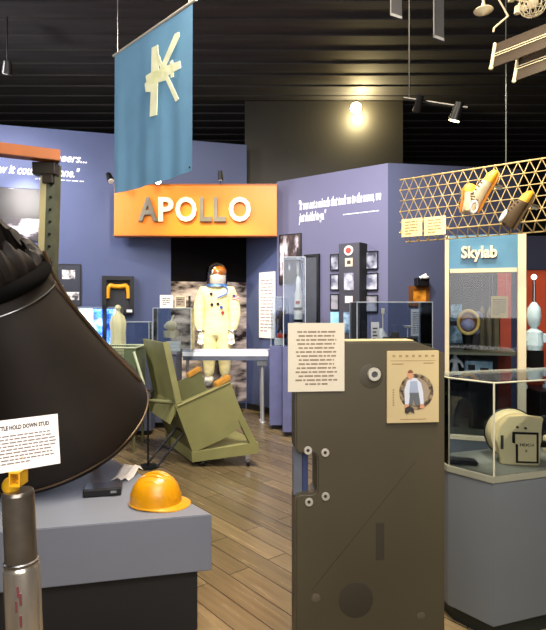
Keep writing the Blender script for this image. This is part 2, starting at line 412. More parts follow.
tag(obj('folded_paper', mb, m_white), 'stack of white folded papers at the front of the small glass case', 'papers')
BP = Plane((-3, 7.3), (3, 7.3))
zt = H+.004
def standcard(name, x0, x1, y0, y1, Y, label, m, frame=None, lines=4, z=None):
    pl = Plane((-3, Y), (3, Y)); u0, u1, z0, z1 = pl.rect(x0, y0, x1, y1)
    if z is not None: z0 = z
    t = thing(name, label, 'card', ((u0+u1)/2-3, Y, z0)); mb = MB(); pbox(mb, pl, u0, u1, z0, z1, 0, .008); obj('sheet', mb, m, t)
    if frame:
        mb = MB(); f = .012
        for q in ((u0, u0+f, z0, z1), (u1-f, u1, z0, z1), (u0, u1, z0, z0+f), (u0, u1, z1-f, z1)): pbox(mb, pl, *q, .0085, .004)
        obj('frame', mb, frame, t)
    textlines(pl, u0+(u1-u0)*.2, u1-(u1-u0)*.2, z0+(z1-z0)*.2, z1-(z1-z0)*.2, .0085, lines, m_ink, t)
    mb = MB(); pbox(mb, pl, (u0+u1)/2-.01, (u0+u1)/2+.01, z0, z0+(z1-z0)*.5, -.012, .011); obj('prop', mb, m_edge, t); return t
standcard('caption_card', 160, 173, 295, 307.5, 7.25, 'white caption card standing on top of the small glass case', m_paper, z=H+.004)
standcard('caption_card', 175, 186, 296, 307.5, 7.28, 'brown-grey framed card beside the white card on the glass case', mat('taupe_card', (150,135,120), .7), m_cream, 3, z=H+.004)
standcard('caption_card', 188.5, 190.7, 296, 307.5, 7.3, 'narrow dark upright card at right end of small glass case top', m_blackm, None, 2, z=H+.004)
# small clear case behind the basket
x0 = P(122, 0, 6.74).x; x1 = P(149, 0, 6.74).x
glass_case('glass_case', x0, x1, 6.74, 6.92, H-39/F*6.74, H-14/F*6.74, 'empty clear glass case behind the green mesh basket', base_m=m_ctr, edge=.006)

# ------------------------------------------------------------------ alcove mural, suit, table
def mural_mat():
    m = bpy.data.materials.new('moon_mural_print'); m.use_nodes = True; nt = m.node_tree; N = nt.nodes; L = nt.links; N.clear()
    out = N.new('ShaderNodeOutputMaterial'); b = N.new('ShaderNodeBsdfPrincipled'); L.new(b.outputs[0], out.inputs[0]); b.inputs['Roughness'].default_value = .9; b.inputs['Specular IOR Level'].default_value = .08
    tc = N.new('ShaderNodeTexCoord'); sp = N.new('ShaderNodeSeparateXYZ'); L.new(tc.outputs['Object'], sp.inputs[0])
    no = N.new('ShaderNodeTexNoise'); no.inputs['Scale'].default_value = 3.5; no.inputs['Detail'].default_value = 8
    mp = N.new('ShaderNodeMapping'); mp.inputs['Scale'].default_value = (1, 1, 2.6); L.new(tc.outputs['Object'], mp.inputs[0]); L.new(mp.outputs[0], no.inputs[0])
    rp = N.new('ShaderNodeValToRGB'); e = rp.color_ramp.elements
    e[0].position = .36; e[0].color = (*srgb((40,32,32)), 1); e[1].position = .64; e[1].color = (*srgb((190,176,166)), 1); L.new(no.outputs[0], rp.inputs[0])
    gt = N.new('ShaderNodeMath'); gt.operation = 'GREATER_THAN'; gt.inputs[1].default_value = 0.0; gt.name = 'HZ'; L.new(sp.outputs[2], gt.inputs[0])
    mx = N.new('ShaderNodeMixRGB'); mx.inputs[2].default_value = (*srgb((7,6,7)), 1); L.new(gt.outputs[0], mx.inputs[0]); L.new(rp.outputs[0], mx.inputs[1])
    L.new(mx.outputs[0], b.inputs['Base Color']); return m, gt
mm, gt = mural_mat()
u0, u1, z0, z1 = LW.rect(171, 230, 246.3, 404, .01)
mb = MB(); pbox(mb, LW, u0, u1, .12, 2.9, .002, .012); o = tag(obj('moon_mural', mb, mm), 'tall lunar surface mural with black sky behind the space suit', 'mural')
gt.inputs[1].default_value = (H+26/F*8.4)-o.location.z

def skin(name, chains, m, parent, sub=2, smooth=True):
    """chains: list of lists of (point, radius); first point of first chain is the root; chains may start on an existing point"""
    verts = []; edges = []; rad = []; idx = {}
    for ch in chains:
        prev = None
        for p, r in ch:
            k = tuple(round(v, 4) for v in p)
            if k not in idx: idx[k] = len(verts); verts.append(Vector(p)); rad.append(r)
            i = idx[k]
            if prev is not None: edges.append((prev, i))
            prev = i
    me = bpy.data.meshes.new(name); me.from_pydata(verts, edges, []); o = bpy.data.objects.new(name, me); C.objects.link(o)
    sk = o.modifiers.new('s', 'SKIN'); sk.use_smooth_shade = True
    for i, r in enumerate(rad):
        rr = r if isinstance(r, tuple) else (r, r)
        me.skin_vertices[0].data[i].radius = rr; me.skin_vertices[0].data[i].use_root = (i == 0)
    ss = o.modifiers.new('u', 'SUBSURF'); ss.levels = sub; ss.render_levels = sub
    me2 = bpy.data.meshes.new_from_object(o.evaluated_get(bpy.context.evaluated_depsgraph_get())); bpy.data.objects.remove(o)
    me2.name = name; me2.materials.clear()
    return link(name, me2, m, parent, smooth)

SX = P(217, 0, 8.08).x; SY = 8.08; SZ = .43
def S(x, y, z): return (SX+x, SY+y, SZ+z)
t = thing('space_suit', 'white full-body space suit with clear bubble helmet standing before the lunar mural', 'space suit', (SX, SY, SZ))
m_suit = mat('suit_fabric', (234,222,166), .8, var=.16, scale=9, bump=1.0, stretch=(1, 1, 2.2))
ch = [[(S(0,0,.92), (.20,.155)), (S(0,0,1.08), (.20,.15)), (S(0,0,1.25), (.215,.155)), (S(0,0,1.40), (.205,.14)), (S(0,0,1.49), (.13,.11))]]
for s in (-1, 1):
    ch.append([(S(0,0,.92), (.20,.155)), (S(s*.10,-.01,.78), .145), (S(s*.115,-.03,.5), .125), (S(s*.12,0,.28), .09), (S(s*.12,0,.12), .085)])
    ch.append([(S(0,0,1.40), (.205,.14)), (S(s*.20,0,1.41), .11), (S(s*.255,0,1.26), .10), (S(s*.275,-.02,1.08), .095), (S(s*.26,-.07,.90), .072), (S(s*.235,-.10,.80), .056)])
body = skin('suit_body', ch, m_suit, t)
m_glove = mat('glove_fabric', (225,222,212), .7)
for s in (-1, 1):
    w = Vector(S(s*.235, -.10, .80)); root = w+Vector((-s*.005, -.015, -.07))
    chn = [[(tuple(w+Vector((0,0,.02))), .05), (tuple(w), .042), (tuple(root), (.042,.03))]]
    for k in range(4):
        bx_ = root+Vector((s*(-.03+.02*k)*.6, -.012+.011*k*.5-.01*(k==0), -.03)); ln = (.07, .082, .078, .06)[k]
        chn.append([(tuple(root), (.042,.03)), (tuple(bx_+Vector((s*(k-1.5)*.008,0,0))), .014), (tuple(bx_+Vector((s*(k-1.5)*.012,-.012,-ln*.55))), .0125), (tuple(bx_+Vector((s*(k-1.5)*.012,-.035,-ln))), .011)])
    th = w+Vector((-s*.04, -.03, -.045)); chn.append([(tuple(w), .042), (tuple(th), .016), (tuple(th+Vector((-s*.012,-.02,-.045))), .012)])
    skin('glove', chn, m_glove, t, 1)
    mb = MB(); mb.torus(w+Vector((0,0,.035)), .058, .012, seg=20); obj('wrist_ring', mb, mat('suit_ring', (150,60,50) if s > 0 else (90,110,160), .4) if 0 else m_steel, t, True)
    b_ = Vector(S(s*.12, 0, 0))
    skin('boot', [[(tuple(b_+Vector((0,.02,.16))), .085), (tuple(b_+Vector((0,.02,.07))), .075), (tuple(b_+Vector((0,-.10,.055))), (.06,.05)), (tuple(b_+Vector((0,-.2,.05))), (.06,.045))]], m_glove, t, 2)
mb = MB(); mb.lathe([(.17, 1.49), (.165, 1.515), (.15, 1.53)], Matrix.Translation((SX, SY, SZ)), 28); obj('neck_ring', mb, mat('blue_ring', (70,110,170), .35, .4), t, True)
mb = MB(); mb.lathe([(.150, 1.52), (.163, 1.60), (.165, 1.68), (.15, 1.76), (.11, 1.82), (.06, 1.848), (.004, 1.855)], Matrix.Translation((SX, SY, SZ)), 32); obj('bubble_helmet', mb, glass_mat('bubble', (250,245,240), .12), t, True)
mb = MB(); mb.lathe([(.10, 1.50), (.12, 1.56), (.118, 1.64), (.122, 1.66)], Matrix.Translation((SX+.01, SY+.01, SZ)), 24); mb.ball(Vector(S(.01,-.03,1.6)), .10, (1, .9, .9)); obj('white_cap', mb, m_white, t, True, 'white padding below the visor')
mb = MB(); mb.ball(Vector(S(.035, .0, 1.72)), .108, (1.05, .95, .8)); obj('amber_visor', mb, mat('amber_visor', (196,120,40), .2, .3, coat=.5), t, True)
# connectors, seams, patch, hose strap
mk = mat('connector_dark', (40,40,60), .4, .5); mr = mat('connector_red', (170,50,50), .4, .3); mbz = mat('connector_blue', (50,80,170), .4, .3)
for (x, z, m_) in ((-.06, 1.22, mk), (.03, 1.23, mk), (.08, 1.18, mbz), (.10, 1.10, mr), (-.07, 1.38, mk)):
    yy = -.135; mb = MB(); mb.cyl(S(x, yy+.02, z), S(x, yy-.025, z), .022, .018, 12); mb.torus(Vector(S(x, yy-.02, z)), .02, .004, Matrix.Rotation(PI/2, 4, 'X'), 14, 6); obj('connector', mb, m_, t, True)
mb = MB(); mb.tube([S(.10, -.11, 1.52), S(.17, -.12, 1.46), S(.16, -.15, 1.38), S(.02, -.17, 1.32)], .012); obj('blue_strap', mb, mat('blue_strap', (70,110,180), .6), t, True)
mb = MB()
Mf = Matrix.Translation(S(.285, -.088, 1.33)) @ Matrix.Rotation(math.radians(18), 4, 'Z') @ Matrix.Rotation(math.radians(8), 4, 'Y')
mb.box((0, 0, 0), (.10, .012, .075), Mf, .003); pt = obj('shoulder_flag', mb, mat('flag_red', (186,60,52), .7), t)
mb = MB()
for k in range(3): mb.box((0, -.007, -.024+k*.022), (.098, .003, .009), Mf)
obj('stripes', mb, m_white, pt); mb = MB(); mb.box((-.028, -.0085, .017), (.042, .003, .038), Mf); obj('canton', mb, mat('flag_blue', (50,70,130), .7), pt)
# platform
mb = MB(); mb.box((SX-.01, 8.0, .215), (.62, .42, .43), bev=.02)
tag(obj('display_platform', mb, ramp_mat('lunar_platform', [(.35, (70,56,50)), (.6, (150,135,125))], scale=9)), 'low rocky-looking brown platform carrying the space suit under the table', 'platform')

t = thing('long_table', 'long grey table with a shiny white edge in front of the space suit', 'table', (-.68, 7.62, 0))
mb = MB(); a = P(183, 0, 7.5).x; b = P(268.5, 0, 7.5).x
mb.prism([(a, 7.46, .985), (b, 7.46, .985), (b+.03, 7.68, .985), (a, 7.68, .985)], (0, 0, .03)); obj('tabletop', mb, mat('white_top', (225,228,245), .25), t)
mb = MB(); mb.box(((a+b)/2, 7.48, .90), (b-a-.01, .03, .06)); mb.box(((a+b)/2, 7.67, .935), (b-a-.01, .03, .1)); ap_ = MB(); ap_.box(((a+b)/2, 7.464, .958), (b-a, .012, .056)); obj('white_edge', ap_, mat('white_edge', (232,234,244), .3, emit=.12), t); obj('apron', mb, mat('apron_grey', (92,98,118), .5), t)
mb = MB(); mb.box((b-.09, 7.5, .86), (.14, .05, .13)); obj('bracket', mb, m_dgrey, t)
m_leg = mat('pale_leg', (188,190,196), .4, .5)
for x, y in ((b-.08, 7.52), (b-.10, 7.66), (a+.05, 7.66)):
    mb = MB(); mb.cyl((x, y, 0), (x-.01, y, .93), .022, .022, 12); mb.cyl((x, y, 0), (x, y, .012), .04, .035, 12); obj('leg', mb, m_leg, t, True)

# white text panel, small case and rocket case at the corner
paper('info_board', AW, (259, 272, 274.5, 338), .004, 'tall narrow white text panel on the alcove wall right of the suit', 'text panel', m_paper, 16, tm=mat('pale_ink', (150,140,150), .7), th=.02)
m_pedl = mat('lavender_pedestal', (94,98,140), .6)
x0 = P(271, 0, 7.05).x; x1 = P(290, 0, 7.05).x
glass_case('glass_case', x0, x1, 7.05, 7.3, H-38/F*7.05, H+11/F*7.05, 'narrow clear case on lavender pedestal holding a small figure beside the text panel', base_m=m_pedl, base_out=.02, edge=.006)
xm = (x0+x1)/2; zb = H-38/F*7.05
t = thing('astronaut_figurine', 'small dark and white figurine on an orange-red base inside the narrow case', 'figurine', (xm, 7.17, zb))
mb = MB(); mb.box((xm, 7.17, zb+.05), (.16, .12, .1), bev=.01); obj('base', mb, m_white, t); mb = MB(); mb.box((xm+.02, 7.17, zb+.13), (.13, .09, .06), bev=.02); obj('red_mat', mb, mat('red_orange', (215,70,30), .5), t)
skin('figure', [[((xm, 7.17, zb+.3), .03), ((xm, 7.17, zb+.4), .035), ((xm, 7.17, zb+.46), .012), ((xm, 7.17, zb+.5), .028)], [((xm, 7.17, zb+.3), .03), ((xm-.03, 7.17, zb+.16), .016)], [((xm, 7.17, zb+.3), .03), ((xm+.035, 7.17, zb+.16), .016)],
   [((xm, 7.17, zb+.4), .035), ((xm-.06, 7.16, zb+.36), .014), ((xm-.05, 7.12, zb+.28), .012)], [((xm, 7.17, zb+.4), .035), ((xm+.06, 7.16, zb+.42), .014), ((xm+.07, 7.12, zb+.5), .012)]], mat('figure_dark', (60,42,40), .6), t, 1)
picture('rocket_print', RW, (279, 234, 301, 284), .003, m_black, ramp_mat('rocket_print_img', [(.4, (16,14,18)), (.55, (70,50,50)), (.66, (220,215,225))], scale=4, seed=6, stretch=(2,2,.8)), 'dark upright photo print with pale streaks beside the orange sign', 'picture', fw=.01)
x0 = P(283.5, 0, 6.7).x; x1 = P(305, 0, 6.7).x; zb = 1.12; xm = P(298.3, 0, 6.8).x
glass_case('rocket_case', x0, x1, 6.65, 6.93, zb, H+51/F*6.65, 'tall clear case enclosing a white rocket model, behind the white sheet', base_m=m_pedl, base_out=.01, edge=.007)
t = thing('rocket_model', 'tall white model rocket with black and red bands inside the tall case', 'model rocket', (xm, 6.8, zb))
M0 = Matrix.Translation((xm, 6.8, zb))
mb = MB(); mb.lathe([(.001, 0), (.055, .01), (.055, .42), (.05, .44), (.05, .66), (.035, .72), (.035, .82), (.02, .88)], M0, 20); obj('stages', mb, m_white, t, True)
mb = MB(); mb.lathe([(.02, .87), (.02, .93), (.008, .96), (.005, 1.05), (.001, 1.06)], M0, 12); obj('escape_tower', mb, m_steel, t, True)
mb = MB(); 
for z in (.08, .3, .45): mb.lathe([(.054, z), (.057, z+.002), (.057, z+.035), (.054, z+.037)], M0, 20)
obj('black_band', mb, m_blackm, t)
mb = MB()
for z in (.18, .24, .55): mb.box((-.01, -.052, z), (.05, .02, .035), M0)
obj('red_mark', mb, mat('red_mark', (170,40,40), .5), t)
mb = MB()
for k in range(4): a_ = PI/4+k*PI/2; mb.box((.065*math.cos(a_), .065*math.sin(a_), .04), (.03, .03, .07), M0)
obj('fin', mb, m_blackm, t)
# low curved shell on the floor
c = PZ(288, 424, 0)
mb = MB(); n = 14; 
for k in range(n):
    a0 = PI*k/n; a1 = PI*(k+1)/n; R_ = .2; r_ = .165
    q = [Vector((c.x+.14-rr*math.cos(a), c.y-.16, rr*math.sin(a)*1.15)) for rr, a in ((R_, a0), (R_, a1), (r_, a1), (r_, a0))]
    mb.prism([p+Vector((0, 0, .001)) for p in q], (.04, .26, 0))
tag(obj('curved_shell', mb, mat('pale_shell', (206,196,180), .4)), 'pale curved metal shell lying arch-up on the floor behind the dark slab', 'shell')

# right wall boards
m_dp = mat('dark_panel_board', (70,74,84), .5)
t = thing('tall_board', 'narrow tall dark grey board with black edges on the violet wall', 'board', RW.M(RW.on(312, 300)[0], 1.2, 0).translation)
u0, u1, z0, z1 = RW.rect(304.5, 255, 318.5, 338, .03); mb = MB(); pbox(mb, RW, u0, u1, z0, z1, .003, .02); obj('board_face', mb, m_dp, t)
mb = MB(); pbox(mb, RW, u1-.02, u1+.012, z0, z1+.01, .002, .05); pbox(mb, RW, u0, u1, z1-.02, z1+.01, .003, .04); obj('border', mb, m_blackm, t)
def wallcol():
    pl = RW; u0, u1, z0, z1 = pl.rect(338.5, 243, 359, 335, .22)
    t = thing('display_column', 'dark grey display column with a round emblem projecting from the violet wall', 'column', pl.M((u0+u1)/2, z0, .1).translation)
    mb = MB(); pbox(mb, pl, u0, u1, 0, z1, .002, .21, bev=.004); obj('body', mb, mat('column_grey', (66,66,76), .5), t)
    mb = MB(); pbox(mb, pl, u1+.001, u1+.012, 0, z1, .002, .214); obj('black_edge', mb, m_black, t)
    Mx = pl.M()
    def at(px, py): return pl.on(px, py, .215)
    cu_, cz = at(348.7, 250.5); mb = MB(); mb.lathe([(.001, 0), (.065, 0), (.065, .012), (.001, .012)], pl.M(cu_, cz, .212), 24); em = obj('round_emblem', mb, m_white, t)
    mb = MB(); mb.lathe([(.001, .0), (.04, 0), (.04, .004), (.001, .004)], pl.M(cu_, cz, .2245), 20); obj('emblem_mark', mb, mat('emblem_red', (190,70,60), .5), em)
    for (r, m_, nm) in (((345,258,352.5,266.5), m_paperc, 'small_print'), ((344,273,353.5,290), ramp_mat('ph1', [(.4,(110,110,130)),(.6,(205,210,225))], scale=9), 'photo'), ((345,296,352.5,303), m_paper, 'small_print'), ((343.5,312,354,333), ramp_mat('ph2', [(.4,(40,80,120)),(.6,(170,200,225))], scale=7, seed=4), 'photo')):
        a_, b_, c_, d_ = pl.rect(*r, .22); mb = MB(); pbox(mb, pl, a_, b_, c_, d_, .2125, .008); obj(nm, mb, m_, t)
    a_, b_, c_, d_ = pl.rect(347,260.5,350.5,264, .224); mb = MB(); pbox(mb, pl, a_, b_, c_, d_, .221, .003); obj('print_mark', mb, m_ink, t)
wallcol()
ph = [ramp_mat('wall_photo_%d' % k, s, scale=7, seed=k*2.3) for k, s in enumerate([
    [(.38,(70,72,90)), (.6,(190,195,215))], [(.4,(96,100,124)), (.6,(210,215,230))], [(.4,(60,66,80)), (.62,(160,160,170))]])]
for k, (r, lab) in enumerate([((330,254,338.5,270), 'top small framed photo left of the dark column'), ((330,274,338.5,290), 'middle small framed photo left of the dark column'), ((330,294,338.5,310), 'lower small framed photo left of the dark column'),
    ((365.5,251,377.5,269), 'top framed photo in the row right of the dark column'), ((365.5,273,377.5,290), 'second framed photo down on the right of the dark column'), ((365.5,295,377.5,312), 'lowest framed photo on the right of the dark column')]):
    picture('framed_photo', RW, r, .003, m_blackm, ph[k % 3], lab, 'picture', 'framed photos around the dark column', fw=.01, th=.03)
flat('cyan_print', RW, (330.5, 312, 344, 338), .1, .01, ramp_mat('cyan_img', [(.35,(90,190,225)), (.65,(200,235,245))], scale=3, rough=.5), 'bright cyan-blue print below the small photos, left of the column', 'print')

# orange framed picture etc. on the far right wall
picture('framed_picture', SW, (409.5, 286, 430, 306), .003, mat('brown_frame', (110,66,24), .45), ramp_mat('amber_img', [(.38,(130,70,10)), (.6,(235,160,50))], scale=6), 'amber-orange picture in a brown frame on the slate wall', 'picture', fw=.05, th=.03)
paper('wall_notice', SW, (411, 309, 428, 336), .003, 'pale notice sheet below the amber picture on slate wall', 'notice', mat('dull_paper', (176,176,176), .8), 12)
c = SW.M(*SW.on(420, 280), .08).translation
t = thing('small_mount', 'small black bracket with a white fitting above the amber picture', 'fitting', c)
Ms = SW.M(SW.on(420, 280)[0], SW.on(420, 280)[1], 0)
mb = MB(); mb.box((0, -.03, .05), (.17, .11, .1), Ms, .01); obj('bracket', mb, m_blackm, t)
mb = MB(); mb.ball(Ms @ Vector((.02, .03, .11)), .035, (1.5, 1, .7)); mb.cyl(Ms @ Vector((-.05, .02, .1)), Ms @ Vector((.03, .06, .13)), .02); obj('white_fitting', mb, m_white, t, True)

# glass case with models behind the slab
x0 = P(357, 0, 5.4).x; x1 = P(432.5, 0, 5.4).x; zb = H-40/F*5.4
glass_case('glass_case', x0, x1, 5.4, 5.9, zb, H+6/F*5.4, 'wide clear glass case of dark models directly behind the slab', base_m=m_dgrey, base_out=.02, edge=.007)
xm = (x0+x1)/2; 
mb = MB(); mb.box((xm, 5.65, zb+.006), (x1-x0-.02, .46, .01)); tag(obj('case_liner', mb, m_cream), 'cream liner board on the floor of the wide glass case', 'board')
CP = Plane((0, 5.6), (3, 5.6))
standcard('caption_card', 371, 379, 322, 332, 5.6, 'white caption card inside the wide glass case, left side', m_paper, None, 4, z=zb+.012)
t = thing('rover_model', 'dark wheeled model vehicle inside the wide glass case', 'model', (xm+.1, 5.6, zb+.012)); zz = zb+.012
mb = MB(); mb.box((xm+.1, 5.6, zz+.07), (.34, .14, .035), bev=.01); mb.box((xm+.04, 5.6, zz+.11), (.08, .1, .06), bev=.01); obj('chassis', mb, mat('rover_olive', (70,68,58), .5), t)
for sx in (-.13, 0, .13):
    for sy in (-.07, .07):
        mb = MB(); mb.cyl((xm+.1+sx, 5.6+sy-.015, zz+.038), (xm+.1+sx, 5.6+sy+.015, zz+.038), .037, seg=18); obj('wheel', mb, m_blackm, t, True)
mb = MB(); mb.cyl((xm+.18, 5.6, zz+.08), (xm+.18, 5.6, zz+.18), .005); mb.lathe([(.001,0),(.03,.008),(.05,.025)], Matrix.Translation((xm+.18, 5.6, zz+.18)), 16); obj('dish', mb, m_white, t, True)
t = thing('capsule_model', 'small pale cone-shaped capsule model with dark base in the wide glass case', 'model', (xm-.04, 5.75, zz))
mb = MB(); mb.cyl((xm-.06, 5.77, zz), (xm-.06, 5.77, zz+.03), .09, .1, 24); obj('heat_shield', mb, m_blackm, t)
mb = MB(); mb.lathe([(.1,.03),(.03,.15),(.02,.17),(.001,.175)], Matrix.Translation((xm-.06, 5.77, zz)), 24); obj('cone', mb, mat('pale_grey', (190,190,185), .5), t, True)
mb = MB(); pts = [(xm-.02, 5.886, zz+.001), (xm-.02, 5.886, zz+.36)]; mb.cyl(*pts, .006); mb.box((xm-.02, 5.886, zz+.36), (.035, .02, .06), bev=.004)
tag(obj('sensor_post', mb, m_paperc), 'thin post with a cream tag at its top in the wide glass case', 'post')

# ------------------------------------------------------------------ green cart
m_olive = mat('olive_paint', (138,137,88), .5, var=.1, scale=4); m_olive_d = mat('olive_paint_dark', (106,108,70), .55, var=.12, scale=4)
m_wood = mat('varnished_wood', (190,136,52), .45, var=.2, scale=10)
Yc = 5.4; D = Vector((-.40, .76, 0))
t = thing('equipment_cart', 'olive green wheeled steel cart tilted back with open top and side panels', 'cart', (P(215, 467, 5.4).x, 5.75, 0))
def Q(px, py, k=0): return P(px, py, Yc)+D*k
th_ = Vector((-.012, .022, 0))
side = [(175,405), (230,381), (246,424), (221,440), (193,453)]
def sidepanel(k, m):
    mb = MB(); mb.prism([Q(*p, k) for p in side], th_); return obj('side_panel', mb, m, t)
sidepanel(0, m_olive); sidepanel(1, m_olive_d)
mb = MB(); mb.prism([Q(*p,-.015) for p in ((191,452), (258,442), (258,453), (192,462))], D*1.05); obj('base_frame', mb, m_olive, t)
for k in (0, .97):
    mb = MB(); mb.prism([Q(*p, k)-th_*.5 for p in ((241,412), (246,422), (258,446), (251,446), (238,420))], th_*2); obj('strut', mb, m_olive, t)
mb = MB(); mb.prism([Q(*p) for p in ((175.5,405), (179,403.5), (196,451), (193,451))], D*.96); [v.co.__iadd__(D*.02+th_) for v in mb.bm.verts]; obj('seat_plate', mb, m_olive_d, t)
mb = MB(); mb.prism([Q(*p) for p in ((164,343), (167,343), (180,404), (171,425), (168,423), (176,403))], D*.97); [v.co.__iadd__(D*.03) for v in mb.bm.verts]; back = obj('back_panel', mb, m_olive, t)
mb = MB(); mb.tube([Q(168.5,358,.25)+Vector((.02,-.01,0)), Q(177,402,.25)+Vector((.02,-.01,0))], .012); obj('slot', mb, m_blackm, back)
mb = MB(); mb.prism([Q(163,342,0), Q(169,342,0), Q(182,403,0), Q(176,404,0)], th_*1.0); obj('back_rim', mb, mat('olive_light', (150,148,100), .5), back)
for k in (0, 1):
    mb = MB(); a = Q(217,388,k)+Vector((0,-.01,0)); b = Q(231,380,k)+Vector((0,-.01,0)); mb.prism([a, b, b+Vector((0,0,.05)), a+Vector((0,0,.05))], (-.05,.09,0), .006); obj('wooden_pad', mb, m_wood, t)
mb = MB(); mb.tube([Q(178,406), Q(230,382.5)], .012); obj('edge_tube', mb, mat('olive_light', (0,0,0)), t)
mb = MB(); mb.tube([Q(150,402,.1), Q(180,404,.1)], .022, 12); mb.tube([Q(176,401,.1), Q(178,408,.1), Q(178,418,.1)], .014); obj('pivot_bar', mb, m_olive_d, t, True)
# wheels
for (px, k) in ((203,.0), (248,.0), (203,1), (248,1)):
    p = Q(px, 460, k); p.z = .036; mb = MB(); mb.cyl(p+Vector((-.016,.03,0)), p+Vector((.016,.03,0)), .036, seg=18); w = obj('caster', mb, m_blackm, t, True)
    mb = MB(); mb.box(p+Vector((0,.03,.06)), (.045, .04, .05)); obj('caster_fork', mb, m_steel, w)
# black prop frame beneath
pA = PZ(147, 464, .012); pB = P(176, 428, 5.62); pC = PZ(157, 467, .012); pD = P(184, 432, 5.5)
mb = MB(); mb.tube([pA, pB, pD, pC, pA], .012); mb.tube([(pA+pB)/2, (pC+pD)/2], .01); mb.tube([pB, Q(172,420,.3)], .01); obj('tube_frame', mb, m_blackm, t, True)
t3 = thing('camera_unit', 'small black camera-like lens unit beside the cart pivot bar', 'lens', P(147, 395, 5.35))
c = P(147.5, 394.5, 5.35); mb = MB(); mb.box(c, (.12, .1, .08), bev=.01); obj('body', mb, m_blackm, t3); mb = MB(); mb.cyl(c+Vector((.01,-.05,0)), c+Vector((.02,-.1,0)), .04, .035, 18); obj('lens', mb, m_steel, t3, True)
mb = MB(); mb.cyl((c.x, c.y+.02, 0), (c.x, c.y+.02, c.z-.035), .009); mb.cyl((c.x, c.y+.02, 0), (c.x, c.y+.02, .02), .1); obj('post', mb, m_blackm, t3)
# mesh basket
bY = 5.9; x0 = P(93, 0, bY).x; x1 = P(136, 0, bY).x; zt = H-40/F*bY; zb = zt-.62
t = thing('mesh_basket', 'green wire mesh basket cart with pale rim between the engine bell and cart', 'basket', ((x0+x1)/2, bY+.2, 0))
mb = MB()
for i in range(13):
    x = x0+(x1-x0)*.72*i/12; mb.cyl((x, bY, zb), (x, bY, zt), .0035, seg=5); mb.cyl((x, bY+.45, zb), (x, bY+.45, zt), .0035, seg=5)
for j in range(17):
    z = zb+(zt-zb)*j/16
    for y in (bY, bY+.45): mb.cyl((x0, y, z), (x0+(x1-x0)*.72, y, z), .0035, seg=5)
    mb.cyl((x0, bY, z), (x0, bY+.45, z), .0035, seg=5)
obj('wire_mesh', mb, mat('mesh_green', (120,132,104), .5, .2), t)
mb = MB(); mb.box((x0+(x1-x0)*.86, bY+.225, (zt+zb)/2), ((x1-x0)*.28, .46, zt-zb), bev=.004); obj('end_panel', mb, mat('basket_green', (86,100,72), .55), t)
mb = MB(); mb.tube([Vector((x0, bY, zt)), Vector((x1, bY, zt)), Vector((x1, bY+.46, zt)), Vector((x0, bY+.46, zt)), Vector((x0, bY, zt))], .012); obj('rim', mb, mat('pale_green_rim', (170,180,150), .5), t)
mb = MB(); mb.box(((x0+x1)/2, bY+.23, zb-.01), (x1-x0, .46, .02)); obj('bottom_tray', mb, m_olive_d, t)
for x in (x0+.03, x1-.03):
    for y in (bY+.03, bY+.43): mb = MB(); mb.cyl((x, y, 0), (x, y, zb-.02), .015); obj('leg', mb, m_olive_d, t)
c = Vector((x0+.28, bY+.12, zb+.001)); mb = MB(); mb.ball(c+Vector((0,0,.06)), .06, (1.3,1,.95), 12); mb.ball(c+Vector((.06,.03,.13)), .045, (1.2,.8,.7), 10); mb.ball(c+Vector((-.06,.02,.2)), .04, (1,.8,1.4), 10)
mb.cyl(c, c+Vector((-.05,.02,.22)), .035)
tag(obj('white_rag', mb, m_white, None, True), 'crumpled white item inside the green mesh basket', 'rag')
mb = MB(); mb.tube([P(134,352,5.75), P(144,385,5.6)], .015); 
obj('diagonal_rod', mb, mat('pale_green_rim', (0,0,0)), bpy.data.objects['mesh_basket'])

# ------------------------------------------------------------------ left pedestal
ph_ = .58
top = [Vector((-.302, 2.65, 0)), Vector((-1.27, 3.86, 0)), Vector((-3.1, 3.6, 0)), Vector((-3.1, 2.02, 0))]
t = thing('wide_pedestal', 'wide low grey pedestal with black recessed base carrying the engine bell', 'pedestal', (-1.7, 3.0, 0))
mb = MB(); mb.prism([p+Vector((0,0,ph_)) for p in top], (0,0,-.277), .004); obj('grey_top', mb, m_grey, t)
cc = sum(top, Vector())/4; ins = [cc+(p-cc)*.955 for p in top]
mb = MB(); mb.prism([p+Vector((0,0,ph_-.278)) for p in ins], (0,0,-(ph_-.278))); obj('black_base', mb, m_black, t)

# engine bell
m_bell = mat('scorched_metal', (27,19,12), .6, .3, var=.4, scale=2.2, bump=.25)
ax = Vector((-.17, -.46, .87)).normalized(); bc = Vector((-1.325, 3.35, .852))
q = Vector((0,0,1)).rotation_difference(ax); MBell = Matrix.Translation(bc) @ q.to_matrix().to_4x4()
t = thing('engine_bell', 'huge dark brown scorched engine bell leaning on its rim on the grey pedestal', 'engine bell', (bc.x, bc.y, ph_))
def wob(k, a, r, z): return (r*(1+.006*math.sin(a*3+k)+.004*math.sin(a*7)), z)
mb = MB(); mb.lathe([(.46,.05), (.49,.0), (.52,-.012), (.545,.0), (.560,.035), (.562,.08), (.543,.17), (.488,.30), (.43,.45), (.385,.59), (.345,.72), (.31,.84), (.28,.94), (.27,1.0)], MBell, 72, wob)
mb.lathe([(.44,.05), (.42,.2), (.36,.5), (.28,.8), (.25,.97), (.001,.98)], MBell, 48); obj('bell_skirt', mb, m_bell, t, True)
mb = MB(); mb.torus((0,0,0), .559, .007, MBell @ Matrix.Translation((0,0,.035)), 72); obj('rim_band', mb, mat('rim_brown', (92,74,54), .45, .4, var=.3), t, True)
mb = MB(); mb.torus((0,0,0), .262, .048, MBell @ Matrix.Translation((0,0,1.03)), 56, 12); obj('cavity_shade_ring', mb, mat('cavity_shade_black', (7,6,6), .95, spec=.1), t, True)  # black ring painted in for the shade of the open cavity
